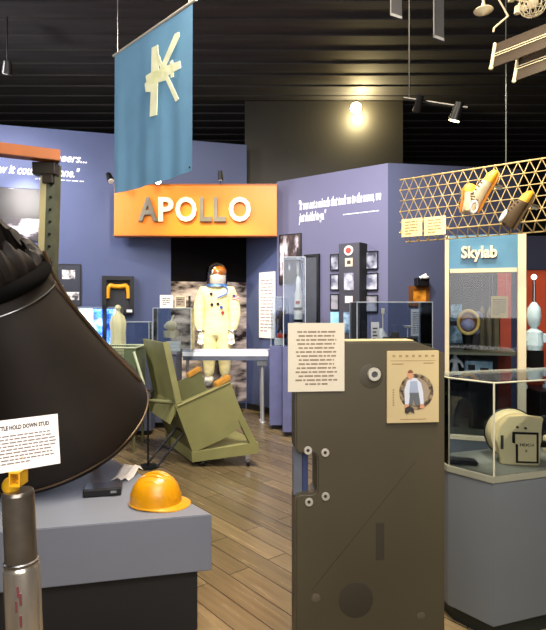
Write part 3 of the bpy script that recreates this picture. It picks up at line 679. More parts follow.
mb = MB(); mb.torus((0,0,0), 0.290, .004, MBell @ Matrix.Translation((0,0,.93)), 56); obj('bright_wire', mb, m_steel, t, True)
def jag(k, a, r, z):
    d = math.cos(a-math.radians(20)); hh = .21-.27*max(0, d)**1.2+.025*math.sin(a*11)+.02*math.sin(a*23+1)
    return (r*(1+.025*math.cos(a*26)), 1.06+max(.03, hh+.12)*z)
mb = MB(); mb.lathe([(.270,0), (.285,.3), (.28,.6), (.265,.85), (.245,1.0), (.22,.98), (.23,.5), (.24,0)], MBell, 110, jag); obj('torn_collar', mb, mat('torn_metal', (28,20,15), .6, .3, var=.45, scale=5, bump=.4), t, True)
M3 = MBell; mb = MB(); aa = math.radians(12)
pts = [M3 @ Vector((r*math.cos(aa), r*math.sin(aa), z)) for r, z in ((.30,1.12), (.30,1.0), (.322,.84), (.355,.72), (.397,.59), (.437,.45), (.496,.30), (.553,.17))]
mb.tube(pts, .010, 8); obj('lit_edge_tube', mb, mat('dusty_lit_brown', (92,74,52), .4, .5), t, True)  # thin tube added for the dusty, lit strip along the bell's edge
for a_ in (80, 145):
    a = math.radians(a_); p = MBell @ Vector((.47*math.cos(a), .47*math.sin(a), -.01))
    mb = MB(); hh = p.z-ph_
    if hh > .02: mb.cyl((p.x, p.y, ph_), (p.x, p.y, p.z), .03, .02, 12); mb.cyl((p.x, p.y, ph_), (p.x, p.y, ph_+.015), .07, .07, 16); obj('support_strut', mb, m_black, t)

# dark flat case, crumpled paper, sheet
t = thing('flat_black_case', 'flat black case with a chrome clasp on the pedestal by the bell', 'case', PZ(103, 492, ph_))
c = PZ(102, 497, ph_); Mc = Matrix.Translation(c) @ Matrix.Rotation(math.radians(12), 4, 'Z')
mb = MB(); mb.box((0, .06, .022), (.2, .12, .044), Mc, .008); obj('shell', mb, m_blackm, t); mb = MB(); mb.box((.06, -.003, .025), (.03, .008, .012), Mc); obj('clasp', mb, m_steel, t)
c = PZ(124, 475, ph_); mb = MB(); 
gr = [[mb.bm.verts.new(c+Vector((-.05+i*.022+.04*j*.3, -.12+j*.07, .004+.03*random.random()*(0 < i < 5)+.035*(j == 2)))) for i in range(6)] for j in range(4)]
for j in range(3):
    for i in range(5): mb.bm.faces.new((gr[j][i], gr[j][i+1], gr[j+1][i+1], gr[j+1][i]))
o = tag(obj('crumpled_paper', mb, m_paper), 'crumpled white paper on the pedestal corner behind the flat black case', 'paper')
c = PZ(26, 481, ph_)
# hard hat
HX, HY = -.612, 2.80
t = thing('hard_hat', 'yellow ridged hard hat sitting on the front corner of the grey pedestal', 'hard hat', (HX, HY, ph_))
Mh = Matrix.Translation((HX, HY, ph_)) @ Matrix.Rotation(math.radians(-12), 4, 'Z')
m_hat = mat('yellow_hard_hat', (208,142,6), .35, var=.08, scale=30, coat=.3)
mb = MB(); seg = 64
def hat(k, a, r, z):
    rr = r*(1+.12*math.cos(a)**2)
    y = rr*math.sin(a)
    return rr, z
mb.lathe([(.122,.012), (.119,.03), (.115,.06), (.104,.095), (.085,.125), (.055,.146), (.025,.154), (.001,.156)], Mh, seg, hat); obj('shell', mb, m_hat, t, True)
for yy in (-.066, -.033, 0, .033, .066):
    mb = MB(); pts = []
    for i in range(13):
        x = -.122+.244*i/12; q_ = 1-(x/.132)**2-(yy/.118)**2
        if q_ > .03: pts.append(Mh @ Vector((x, yy, .156*math.sqrt(q_)+.002)))
    mb.tube(pts, .009, 8); obj('ridge', mb, m_hat, t, True)
mb = MB()
def brim(k, a, r, z):
    fr = max(0, math.cos(a)); e = (0 if k in (0, 3) else 1)
    return r*(1+.12*math.cos(a)**2)+e*(.008+.045*fr**2), z-(.008*e*fr)
mb.lathe([(.118,.016), (.118,.012), (.118,.006), (.118,.008)], Mh, seg, brim); obj('brim', mb, m_hat, t, True)
mb = MB(); mb.box((-.128, 0, .035), (.012, .05, .03), Mh, .003); obj('strap_slot', mb, mat('yellow_dark', (170,112,8), .5), t)

# ------------------------------------------------------------------ hold down stud in front
t = thing('hold_down_stud', 'polished steel cylindrical stud standing upright at the lower left front', 'stud', (-.69, 1.5, .55))
p0 = Vector((-.688, 1.5, .55)); p1 = Vector((-.714, 1.5, 1.09)); dz = (p1-p0).normalized(); Mst = Matrix.Translation(p0) @ Vector((0,0,1)).rotation_difference(dz).to_matrix().to_4x4(); LL = (p1-p0).length
m_chrome = mat('polished_steel', (215,205,190), .25, .85, var=.3, scale=5, stretch=(6, 6, .6))
m_thread = mat('threaded_steel', (140,132,122), .3, .85, var=.3, scale=12)
zj = LL-.205
mb = MB(); mb.lathe([(.001,0), (.047,0), (.048,.01), (.048,zj-.012), (.045,zj-.004), (.043,zj)], Mst, 40); obj('lower_shaft', mb, m_chrome, t, True)
mb = MB(); prof = [(.043, zj), (.046, zj+.004), (.046, zj+.009), (.0425, zj+.012)]; mb.lathe(prof, Mst, 40); obj('collar', mb, m_steel, t, True)
prof = [(.042, zj+.012)]; z = zj+.014
while z < LL-.008: prof += [(.0425, z), (.0419, z+.002)]; z += .004
prof += [(.041, LL-.004), (.038, LL), (.001, LL)]
mb = MB(); mb.lathe(prof, Mst, 40); obj('threaded_top', mb, m_thread, t, True)
mb = MB()
for k, (dx, z_) in enumerate(((.0, .24), (.006, .22), (-.006, .2), (.004, .16))): mb.box((.01+dx, -.0475, z_+.04), (.006, .002, .03), Mst)
obj('red_stencil', mb, mat('red_stencil', (120,64,66), .5), t)
mb = MB(); mb.box((-.69, 1.5, .275), (.3, .3, .55), bev=.006); tag(obj('stud_plinth', mb, m_black), 'black square plinth under the upright steel stud', 'plinth')
# clip
t = thing('sign_clip', 'yellow clip with a square socket on top of the steel stud', 'clip', (-.714, 1.5, 1.09))
m_clip = mat('yellow_clip', (224,170,30), .4)
c = P(18.5, 477, 1.47); mb = MB(); w = .013; hh = .018
mb.box(c+Vector((-w,0,0)), (.004, .05, 2*hh), bev=.001); mb.box(c+Vector((w,0,0)), (.004, .05, 2*hh), bev=.001); mb.box(c+Vector((0,0,-hh)), (2*w+.004, .05, .004)); mb.box(c+Vector((0,0,hh)), (2*w+.004, .05, .004)); obj('square_socket', mb, m_clip, t)
mb = MB(); mb.ball(P(11, 486, 1.5), .024, (1.05, .8, 1.1)); mb.box(P(14, 480, 1.5), (.018, .03, .03), bev=.004); obj('clamp_body', mb, m_clip, t, True)
# sign
a = P(-32, 479, 1.40); b = P(60.3, 470.5, 1.52); sp_ = Plane((a.x, a.y), (b.x, b.y)); wd = (b-a).length; hg = .139
Msg = sp_.M(0, 0, 0) ; Msg.translation = a; Msg = Msg @ Matrix.Rotation(math.radians(1.6), 4, 'Z') @ Matrix.Rotation(math.radians(-9), 4, 'X')
t = thing('info_sign', 'white information sign headed SHUTTLE HOLD DOWN STUD above the steel stud', 'sign', a)
mb = MB(); mb.box((wd/2, hg/2, -.0025), (wd, hg, .005), Msg); obj('sheet', mb, m_paper, t)
m_tx = mat('black_print', (40,34,34), .7)
text_mesh('title', 'SHUTTLE HOLD DOWN STUD', .0155, Msg @ Matrix.Translation((wd*.235, hg*.80, .0004)), m_tx, t, ext=.0002, weight=.0007, width=wd*.66)
mb = MB(); rnd = random.Random(4)
for i in range(9):
    y = hg*(.68-.066*i); x = wd*.07; end = wd*(.9 if i < 8 else .62)
    while x < end:
        w_ = rnd.uniform(.006, .018); mb.box((x+w_/2, y, .0004), (w_, .0034, .0004), Msg); x += w_+.0025
obj('printed_text', mb, mat('grey_print', (110,100,98), .7), t)
mb = MB(); q_ = c+Vector((0, .0, hh)); mb.box((q_.x, 1.475, q_.z+.012), (.02, .006, .05)); obj('holder_tab', mb, m_clip, t)

# ------------------------------------------------------------------ orange beam and post
t = thing('overhead_beam', 'orange crossbar on a beige and green post rising behind the bell', 'beam', (-1.8, 4.3, 0))
b1 = P(60.5, 0, 4.3); e1 = Vector((b1.x, 4.3, 0)); e0 = e1+Vector((-1.95, -1.0, 0)); dn = Vector((-.19, .37, 0)).normalized()*.12
z0 = H+147.5/F*4.3; z1 = H+158.5/F*4.3
mb = MB(); mb.prism([e1+Vector((0,0,z0)), e1+Vector((0,0,z1)), e0+Vector((0,0,z1)), e0+Vector((0,0,z0))], dn, .004); obj('crossbar', mb, m_orange_d, t)
pt = P(52, 160, 4.4); pb = P(48, 290, 4.4)
sl = Vector(((pt.x-pb.x)/(pt.z-pb.z), 0, 1))
base = Vector((pb.x-sl.x*pb.z, 4.36, 0)); zp = z0-.005
mb = MB(); mb.prism([base+Vector((-.075,0,0)), base+Vector((-.02,-.01,0)), base+Vector((-.02,.1,0)), base+Vector((-.075,.1,0))], sl*zp); obj('beige_post', mb, mat('beige_post', (206,194,142), .6), t)
mb = MB(); mb.prism([base+Vector((-.019,-.01,0)), base+Vector((.055,.0,0)), base+Vector((.055,.1,0)), base+Vector((-.019,.1,0))], sl*zp); gp = obj('green_post', mb, mat('greygreen_post', (74,78,58), .6, var=.35, scale=9), t)
mb = MB()
for i in range(14): z = 1.3+i*.1; mb.cyl(base+sl*z+Vector((.02,-.02,0)), base+sl*z+Vector((.02,.0,0)), .01, seg=8)
obj('bolt', mb, m_blackm, gp)
mb = MB(); mb.box(base+sl*(zp-.05)+Vector((-.03,.0,0)), (.19,.1,.1), bev=.01); mb.box(base+sl*(zp-.13)+Vector((.0,0,0)), (.09,.08,.08), bev=.01); obj('clamp', mb, mat('dark_clamp', (50,44,36), .5, .3), t)
mb = MB(); mb.box(base+Vector((-.01,.05,.01)), (.3,.3,.02)); obj('foot_plate', mb, m_blackm, t)

# ------------------------------------------------------------------ dark slab
SB = Plane((.084, 2.0), (.661, 2.06)); W_ = SB.len
m_slab = mat('dark_olive_slab', (70,63,46), .5, var=.1, scale=2.5, bump=.05)
zt = H-34/F*2.0; zc = H-45/F*2.05; zn1 = H-146/F*2.0; zn0 = H-187/F*2.0
def rc(cx_, cz_, r, a0, a1, n=5): return [(cx_+r*math.cos(math.radians(a0+(a1-a0)*i/n)), cz_+r*math.sin(math.radians(a0+(a1-a0)*i/n))) for i in range(n+1)]
nd = .082
out = [(0, 0), (W_, 0), (W_, zc)]+[(W_-.115, zt)]+rc(.02, zt-.02, .02, 90, 180)
out += rc(.022, zn1+.022, .022, 180, 270)+rc(nd-.02, zn1-.02, .02, 90, 0)+rc(nd-.02, zn0+.02, .02, 0, -90)+rc(.022, zn0-.022, .022, 90, 180)
t = thing('dark_slab', 'tall dark olive metal slab with notched left edge standing on the floor', 'slab', SB.M(W_/2, 0, -.05).translation)
MS = SB.M()
mb = MB(); mb.prism([MS @ Vector((u, z, 0)) for u, z in out], -SB.n*.11)
es = [e for e in mb.bm.edges if len(e.link_faces) == 2 and e.calc_face_angle(0) > 1.2 and abs((e.verts[0].co-e.verts[1].co).dot(SB.n)) < 1e-5]
bmesh.ops.bevel(mb.bm, geom=es, offset=.006, segments=3, affect='EDGES'); obj('plate', mb, m_slab, t)
def disc(name, px, py, r, off, th, m, parent, r_in=None, label=None, pl=SB):
    u, z = pl.on(px, py, off); mb = MB(); ri = r_in or .0005
    mb.lathe([(ri, 0), (r, 0), (r, th*.6), (r*.9, th), (ri*1.05, th), (ri, th*.8)]+([(ri, 0)] if r_in else []), pl.M(u, z, off), 32); return obj(name, mb, m, parent, True, label)
m_wash = mat('nickel_washer', (214,208,192), .35, .5); m_drk = mat('slab_dark', (52,46,34), .6); m_hole = mat('hole_black', (22,20,18), .6)  # darker slab tone for the disc, stripe and line
for (px, py) in ((308,450.4), (325.2,452.6), (309,502), (325.5,496.3)):
    w = disc('bolt', px, py, .0155, .0005, .006, m_wash, t); 
    disc('bolt_socket', px, py, .006, .0068, .0015, m_hole, w)
disc('boss', 371, 376, .047, -.001, .003, mat('slab_boss', (62,56,41), .55), t)
w = disc('ring_washer', 374, 374.3, .026, .0025, .010, m_wash, t, .012); disc('ring_core', 374, 374.3, .0115, .003, .004, mat('ring_core', (90,90,92), .4, .5), w)
disc('dark_disc', 356, 600, .066, .0003, .002, m_drk, t)
disc('faint_button', 316, 598, .017, .0003, .0015, mat('slab_faint', (84,76,60), .55), t); disc('faint_button', 421, 616, .016, .0003, .0015, mat('slab_faint', (0,0,0)), t)
u, z = SB.on(380, 541, 0); mb = MB(); mb.box((u, z, .001), (.032, .14, .002), MS @ Matrix.Rotation(0, 4, 'Z'), .0008); obj('dark_stripe', mb, m_drk, t)
a = SB.on(312, 590, 0); b = SB.on(415, 462, 0); mb = MB(); mb.cyl(MS @ Vector((*a, -.0005)), MS @ Vector((*b, -.0005)), .0016, seg=6); obj('scribed_line', mb, m_drk, t)
mb = MB(); pbox(mb, SB, -.002, .03, zn0-.012, zn1+.012, -.075, .04); obj('latch_plate', mb, mat('latch_grey', (112,116,128), .35, .4), t); 
mb = MB(); pbox(mb, SB, .032, .055, zn0-.02, zn1+.03, -.08, .04, .003); obj('blue_latch', mb, mat('latch_blue', (52,62,96), .4), t)
mb = MB(); pbox(mb, SB, .08, W_-.12, zt+.0005, zt+.004, -.10, .085); obj('pale_top_strip', mb, mat('pale_strip', (212,190,140), .5), t)
mb = MB(); pbox(mb, SB, .12, W_-.12, .0, .05, -.2, .32); 
mb = MB(); pbox(mb, SB, .05, W_-.05, 0.0, .03, .002, .12); obj('foot', mb, m_blackm, t)

# white sheet clipped in front of slab
PP = SB
t = paper('text_sheet', SB, (288, 323, 344.5, 391.5), .004, 'cream printed text sheet fixed to the top left corner of the dark slab', 'sheet', m_paperc, 14, tm=mat('brown_ink', (136,118,100), .8), center=True, seed=9, th=.004, pad=.13)
# poster
u0, u1, z0, z1 = SB.rect(387.5, 351, 439.5, 423, .02)
t = thing('photo_plaque', 'cream plaque with a photo of a person crawling through a round hatch, on the slab', 'plaque', SB.M((u0+u1)/2, z0, 0).translation)
mb = MB(); pbox(mb, SB, u0, u1, z0, z1, .001, .014, .001); obj('board', mb, mat('cream_plaque', (188,168,124), .55, var=.04), t)
off = .0155; w = u1-u0; h = z1-z0; Mp = SB.M(u0, z0, off)
m_b1 = mat('plaque_ink', (150,124,84), .7); mb = MB()
for k in range(7): mb.box((w*(.13+.125*k), h*.93, 0), (w*.055, h*.028, .001), Mp)
for k, (x, ww) in enumerate(((.5, .88),)): mb.box((w*x, h*.865, 0), (w*ww, h*.006, .001), Mp)
mb.box((w*.2, h*.82, 0), (w*.22, h*.012, .001), Mp); mb.box((w*.8, h*.83, 0), (w*.2, h*.012, .001), Mp)
for k in range(7): mb.box((w*.12, h*(.25+.035*k), 0), (w*.03, h*.02, .001), Mp)
mb.box((w*.5, h*.05, 0), (w*.5, h*.01, .001), Mp); obj('printed_text', mb, m_b1, t)
mb = MB(); mb.lathe([(w*.25, 0), (w*.25, .001), (w*.33, .001), (w*.33, 0)], SB.M(u0+w*.56, z0+h*.43, off-.0002) @ Matrix.Diagonal((1, 1.02, 1, 1)), 36); obj('hatch_ring', mb, ramp_mat('hatch_ring_print', [(.4,(60,50,42)), (.6,(150,130,100))], scale=60), t)
mb = MB(); mb.lathe([(.0005, .0), (w*.25, 0), (w*.25, .0008), (.0005, .0008)], SB.M(u0+w*.56, z0+h*.43, off-.0002), 36); obj('hatch_opening', mb, mat('hatch_open', (146,130,108), .6), t)
def blob(name, pts, m, lay):
    mb = MB(); mb.prism([Mp @ Vector((w*x, h*y, lay)) for x, y in pts], SB.n*.0006); return obj(name, mb, m, t)
blob('printed_shirt', [(.34,.24), (.33,.46), (.38,.58), (.46,.63), (.56,.62), (.65,.55), (.69,.42), (.70,.24), (.64,.24), (.60,.44), (.44,.44), (.41,.24)], mat('shirt_print', (196,200,212), .6), .0012)
blob('printed_chest', [(.42,.40), (.44,.58), (.57,.58), (.60,.40)], mat('chest_print', (150,160,180), .6), .002)
blob('printed_trousers', [(.42,.26), (.43,.42), (.60,.42), (.63,.26), (.54,.24), (.50,.34), (.48,.24)], mat('trouser_print', (92,96,100), .6), .0026)
blob('printed_head', rc(.44, .66, .055, 0, 330, 11), mat('face_print', (196,140,106), .6), .0026); blob('printed_hair', rc(.44, .685, .055, 10, 170, 7), mat('hair_print', (120,72,50), .6), .0034)
blob('printed_hand', [(.33,.2), (.34,.26), (.41,.26), (.43,.19)], mat('face_print', (0,0,0)), .002); blob('printed_hand', [(.62,.2), (.63,.26), (.70,.26), (.72,.2)], mat('face_print', (0,0,0)), .002)
blob('printed_object', [(.33,.15), (.34,.21), (.42,.24), (.50,.2), (.52,.13), (.44,.16), (.38,.13)], mat('dark_print', (50,44,44), .6), .0034)

# ------------------------------------------------------------------ right display case
cA = Vector((.895, 2.742, 0)); cC = Vector((1.049, 2.55, 0)); dR = Vector((.303, .105, 0)).normalized(); cR = cC+dR*1.0
cB = cA+Vector((-.03, .10, 0)); bn = Vector((-dR.y, dR.x, 0)); cD = cR+bn*.42; cE = cB+dR*.2+bn*.12
poly = [cA, cC, cR, cD, cC+bn*.42-dR*.05]
zb = .797; zg = 1.242
t = thing('hexagonal_case', 'grey angled display case with glass top holding the cream drum instrument', 'display case', (1.35, 2.85, 0))
cen = sum(poly, Vector())/len(poly)
def off_poly(k): return [cen+(p-cen)*k for p in poly]
mb = MB(); mb.prism([p+Vector((0,0,.08)) for p in poly], (0,0,zb-.08-.035), .003); obj('base_cabinet', mb, m_dgrey, t)
mb = MB(); mb.prism([p+Vector((0,0,0)) for p in off_poly(.93)], (0,0,.079)); obj('toe_kick', mb, mat('green_black', (22,30,26), .6), t)
mb = MB(); mb.prism([p+Vector((0,0,zb-.034)) for p in off_poly(1.012)], (0,0,.034), .003); obj('deck', mb, mat('deck_greygreen', (138,138,122), .5), t)
mb = MB(); gp_ = off_poly(.985)
for i in range(5):
    a, b = gp_[i], gp_[(i+1) % 5]; n_ = Vector(((b-a).y, -(b-a).x, 0)).normalized()*.004
    mb.prism([a+Vector((0,0,zb+.001)), b+Vector((0,0,zb+.001)), b+Vector((0,0,zg)), a+Vector((0,0,zg))], n_)
obj('side_glass', mb, m_glass, t)
mb = MB(); mb.prism([p+Vector((0,0,zg)) for p in gp_], (0,0,.004)); obj('top_glass', mb, m_glass, t)
mb = MB(); m_rim = mat('pale_case_rim', (200,196,172), .35, .2)
for i in range(5):
    a, b = gp_[i], gp_[(i+1) % 5]; mb.cyl(a+Vector((0,0,zg)), b+Vector((0,0,zg)), .0045, seg=8)
    mb.cyl(a+Vector((0,0,zb)), a+Vector((0,0,zg)), .005 if i else .004, seg=8)
obj('edge_trim', mb, m_rim, t)
# drum instrument
m_dr = mat('cream_enamel', (242,218,158), .4, var=.05)
O = Vector((1.262, 2.81, 0)); iX = Vector((.992, -.125, 0)); iN = Vector((-.125, -.992, 0)); Mi = Matrix(((iX.x, 0, iN.x, O.x), (iX.y, 0, iN.y, O.y), (0, 1, 0, zb), (0, 0, 0, 1)))  # x right, y up, z out
t = thing('drum_instrument', 'cream drum-shaped instrument with black-edged front plate inside the right case', 'instrument', (O.x, O.y, zb))
mb = MB(); R_ = .128
mb.lathe([(.001,-.07), (R_*.97,-.07), (R_,-.06), (R_,.03), (R_*.97,.04), (.001,.04)], Mi @ Matrix.Translation((0, R_+.008, 0)), 48); obj('drum', mb, m_dr, t, True)
mb = MB(); mb.torus((0,0,0), R_+.001, .005, Mi @ Matrix.Translation((0, R_+.008, -.066)), 48, 6); obj('black_seal', mb, m_blackm, t, True)
mb = MB(); fo = [(-.085, .0), (.105, .0), (.105, .15), (.125, .245), (.03, .255), (-.05, .25), (-.09, .20), (-.11, .13), (-.085, .06)]
mb.prism([Mi @ Vector((x, y, .041)) for x, y in fo], Mi.to_3x3() @ Vector((0,0,.03)), .006); obj('front_housing', mb, m_dr, t)
pl_ = [(-.012, .012), (.098, .012), (.098, .17), (-.03, .17), (-.03, .115), (-.012, .11)]
mb = MB(); mb.prism([Mi @ Vector((x, y, .072)) for x, y in pl_], Mi.to_3x3() @ Vector((0,0,.004)), .001); pg = obj('black_gasket', mb, m_blackm, t)
ce = Vector((.038, .09)); pin = [((x-ce.x)*.80+ce.x, (y-ce.y)*.86+ce.y) for x, y in pl_]
mb = MB(); mb.prism([Mi @ Vector((x, y, .0765)) for x, y in pin], Mi.to_3x3() @ Vector((0,0,.004)), .001); fp = obj('front_plate', mb, m_dr, t)
text_mesh('plate_marking', 'HDC-I', .019, Mi @ Matrix.Translation((.005, .10, .0812)), m_tx, fp, ext=.0004, weight=.0006, width=.066); text_mesh('plate_marking', '0', .017, Mi @ Matrix.Translation((.032, .07, .0812)), m_tx, fp, ext=.0004, weight=.0006)
mb = MB(); mb.box((-.079, .115, .072), (.014, .07, .003), Mi); obj('dark_slot', mb, mat('slot_dark', (60,58,48), .5), t)
mb = MB()
for x, y in ((-.005, .195), (.035, .19)): mb.cyl(Mi @ Vector((x, y, .07)), Mi @ Vector((x, y, .08)), .006)
obj('screw', mb, m_ink, t)
mb = MB(); mb.cyl(Mi @ Vector((.125, .23, .03)), Mi @ Vector((.15, .24, .03)), .014); mb.box((.137, .10, .02), (.03, .03, .03), Mi); obj('side_knob', mb, m_blackm, t)
O2 = cA+(cC-cA)*.45+bn*.10; mb = MB(); mb.prism([Vector((O2.x-.04, O2.y, zb+.0005)), Vector((O2.x+.11, O2.y-.035, zb+.0005)), Vector((O2.x+.12, O2.y+.04, zb+.0005)), Vector((O2.x-.0, O2.y+.08, zb+.0005))], (0,0,.022), .006)
tag(obj('black_pouch', mb, m_blackm), 'flat black pouch lying on the deck left of the cream drum', 'pouch')
O3 = O+dR*.36; mb = MB(); mb.box((O3.x, O3.y, zb+.05), (.2, .14, .1), bev=.02); mb.cyl((O3.x-.05, O3.y, zb+.09), (O3.x-.05, O3.y, zb+.13), .03)
tag(obj('cream_box', mb, m_dr), 'cream rounded box right of the drum instrument in the same case', 'box')

# ------------------------------------------------------------------ SKYLAB case
K0 = P(447, 0, 3.9); K1 = P(522, 0, 3.75)
KP = Plane((K0.x, 3.9), (K1.x, 3.75)); KM = KP.M(); kl = KP.len
t = thing('skylab_case', 'tall cream-framed glass display case with light blue Skylab header', 'display case', KP.M(kl/2, 0, -.3).translation)
zs0 = H+39.5/F*3.85; zs1 = H+74/F*3.8; zbt = .68
for u, w_ in ((0, .03), (kl, .055)):
    mb = MB(); pbox(mb, KP, u-w_/2, u+w_/2, .05, zs1, -.04, .045, .003); obj('post', mb, m_cream, t)
mb = MB(); pbox(mb, KP, .02, kl-.03, zs0-.03, zs0, -.04, .045); obj('rail', mb, m_cream, t); mb = MB(); pbox(mb, KP, .02, kl-.03, zbt-.03, zbt, -.04, .045); obj('rail', mb, m_cream, t)
m_sky = mat('sky_blue_panel', (84,138,168), .45, var=.08, scale=3)
mb = MB(); pbox(mb, KP, .016, kl-.03, zs0, zs1, -.03, .03); hd = obj('header', mb, m_sky, t)
u0, z0 = KP.on(461, 258, .003); u1, _ = KP.on(497, 258, .003)
text_mesh('header_text', 'Skylab', .115, KP.M(u0, z0, .014), mat('skylab_letters', (244,232,196), .4), hd, ext=.010, weight=.004, width=u1-u0)
text_mesh('header_text_shadow', 'Skylab', .115, KP.M(u0+.006, z0-.006, .0025), mat('letter_shadow', (70,84,90), .5), hd, ext=.002, weight=.004, width=u1-u0)  # dark offset copy of the letters, painted as their shadow
mb = MB(); pbox(mb, KP, .02, kl-.03, zbt, zs0-.03, -.02, .004); obj('front_glass', mb, m_glass, t)
mb = MB(); pbox(mb, KP, 0, kl, .05, zbt-.031, -.04, .04); obj('lower_panel', mb, m_dgrey, t)
mb = MB(); pbox(mb, KP, -.01, kl*1.0, .05, zs1, -.66, .02); pbox(mb, KP, -.012, .0, .05, zs1, -.64, .6); obj('back_panel', mb, mat('case_interior', (58,54,56), .6), t)
mb = MB(); pbox(mb, KP, kl*.80, kl*1.0, zbt, zs0, -.638, .02); obj('red_panel', mb, mat('rust_red', (168,62,32), .6), t)
mb = MB(); pbox(mb, KP, 0, kl, zbt-.03, zbt, -.64, .59); obj('case_floor', mb, mat('shelf_olive', (110,108,84), .5), t)
zsh = H-44/F*4.0; mb = MB(); pbox(mb, KP, .0, kl*.98, zsh-.02, zsh, -.63, .50); obj('shelf', mb, mat('shelf_olive', (0,0,0)), t)
# contents on the shelf (set back)
def kp(u, z, o): return KM @ Vector((u, z, o))
def kprint(name, r, off, m, label, th=.006):
    u0, u1, z0, z1 = KP.rect(*r, off); mb = MB(); pbox(mb, KP, u0, u1, z0, z1, off, th); return tag(obj(name, mb, m), label, 'print')
kprint('blue_photo', (451, 304, 462, 321), -.62, ramp_mat('bluephoto', [(.4,(50,84,104)), (.6,(150,190,205))], scale=9), 'upper pale blue photo at the left inside the Skylab case')
kprint('blue_photo', (450, 326, 463, 343), -.62, ramp_mat('bluephoto2', [(.4,(60,90,110)), (.6,(175,205,215))], scale=9, seed=5), 'lower pale blue photo at the left inside the Skylab case')
uz = KP.rect(491, 296, 508, 318, -.3)
pu0, pu1, pz0, pz1 = uz
t = thing('notice_card', 'yellowed notice card hanging in the Skylab case by the red panel', 'card', kp((pu0+pu1)/2, pz0, -.3))
mb = MB(); pbox(mb, KP, pu0, pu1, pz0, pz1, -.3, .005); obj('sheet', mb, mat('yellowed', (190,164,96), .7), t); textlines(KP, pu0+.012, pu1-.012, pz0+.02, pz1-.02, -.2948, 8, m_ink, t)
mb = MB()
for u in (pu0+.01, pu1-.01): mb.cyl(kp(u, pz1, -.298), kp(u, zs0-.03, -.298), .0012, seg=5)
obj('hanging_wire', mb, m_steel, t)
# suited mannequin torso
mu, mz = KP.on(468, 322, -.35)
t = thing('orange_helmet', 'round yellow-orange helmet assembly with lilac faceplate in the Skylab case', 'helmet', kp(mu, zsh, -.35))
mb = MB(); mb.lathe([(.001,-.06),(.06,-.055),(.095,-.02),(.1,.02),(.085,.055)], KP.M(mu, mz, -.35) @ Matrix.Diagonal((.85,1,1,1)), 28, fn=lambda k,a,r,z: (r*(1+.04*math.cos(a*9)), z)); obj('shell', mb, mat('helmet_orange', (222,150,52), .45, var=.2, scale=20), t, True)
mb = MB(); mb.ball(kp(mu-.005, mz-.02, -.31), .055, (1,1,.9)); obj('faceplate', mb, mat('lilac_visor', (160,160,196), .2), t, True)
mb = MB(); mb.torus((0,0,0), .088, .014, KP.M(mu, mz, -.3) @ Matrix.Diagonal((.85,1,1,1)), 28, 8); obj('yellow_rim', mb, mat('helmet_yellow', (226,190,110), .4), t, True)
mb = MB(); mb.cyl(kp(mu, zsh, -.36), kp(mu, mz-.06, -.36), .03, .05, 16); obj('stand', mb, m_blackm, t)
mb = MB(); mb.ball(kp(mu+.075, mz+.05, -.37), .035); mb.ball(kp(mu+.06, mz-.07, -.37), .03); obj('side_fitting', mb, mat('lilac_fit', (130,130,160), .4), t, True)
# hanging garment tubes
gu0 = KP.on(480, 305, -.45)[0]
for k in range(3):
    u = gu0+k*.055+.015; zt_ = H+ (2-k)/F*4; mb = MB(); mb.lathe([(.02, zt_-.36), (.024, zt_-.2), (.022, zt_-.06), (.012, zt_-.01), (.001, zt_)], Matrix.Translation(kp(u, 0, -.45)), 14, fn=lambda k_,a,r,z: (r*(1+.08*math.cos(a*5)), z)); mb.cyl(kp(u, zt_-.01, -.45), kp(u, zs0-.035, -.45), .0015, seg=5)
    tag(obj('hanging_bag', mb, mat('olive_bag', (104,94,66), .7, var=.2), None, True), 'olive-brown cloth bag hanging in the Skylab case, %s of three' % ('leftmost', 'middle', 'rightmost')[k], 'bag', 'hanging olive bags in the Skylab case')
# lower compartment
lu, lz = KP.on(474, 368, -.3)
mb = MB(); mb.box((lu, lz+.0, -.3), (.2, .13, .10), KM, .01); mb.box((lu-.03, lz-.10, -.3), (.1, .09, .06), KM)
z_ = zbt; 
mb2 = MB(); mb2.box((lu+.03, (lz-.06+zbt)/2, -.3), (.14, lz-.06-zbt, .08), KM)
mb.bm.free()
lu += .03
t = thing('blue_box', 'pale blue equipment box on a dark stand at the lower shelf of the Skylab case', 'box', kp(lu, zbt, -.3)); obj('stand', mb2, m_blackm, t)
mb = MB(); mb.box((lu, lz, -.3), (.2, .12, .10), KM, .008); obj('box_body', mb, ramp_mat('bluebox', [(.4,(90,120,135)), (.6,(165,195,205))], scale=8), t)
mb = MB(); mb.box((lu-.05, lz+.01, -.248), (.05, .04, .004), KM); mb.box((lu+.04, lz, -.248), (.06, .02, .004), KM); obj('dial', mb, m_blackm, t)
au, az = KP.on(455, 366, -.3)
t = thing('white_figurine', 'small white suited figure at the lower left of the Skylab case', 'figurine', kp(au, zbt, -.3)); A_ = lambda x, z, o=0: tuple(kp(au+x, az+z, -.3+o))
skin('figure', [[(A_(0,0), .022), (A_(0,.05), .026), (A_(0,.075), .01), (A_(0,.10), .022)], [(A_(0,0), .022), (A_(-.02,-.06), .013), (A_(-.022,-.11), .012)], [(A_(0,0), .022), (A_(.02,-.06), .013), (A_(.022,-.11), .012)],
   [(A_(0,.05), .026), (A_(-.045,.03), .011), (A_(-.05,-.02,.02), .009)], [(A_(0,.05), .026), (A_(.045,.03), .011), (A_(.06,-.01,.02), .009)]], m_white, t, 1)
mb = MB(); mb.box((au, (az-.12+zbt)/2, -.3), (.06, az-.12-zbt, .06), KM); obj('stand', mb, m_blackm, t)
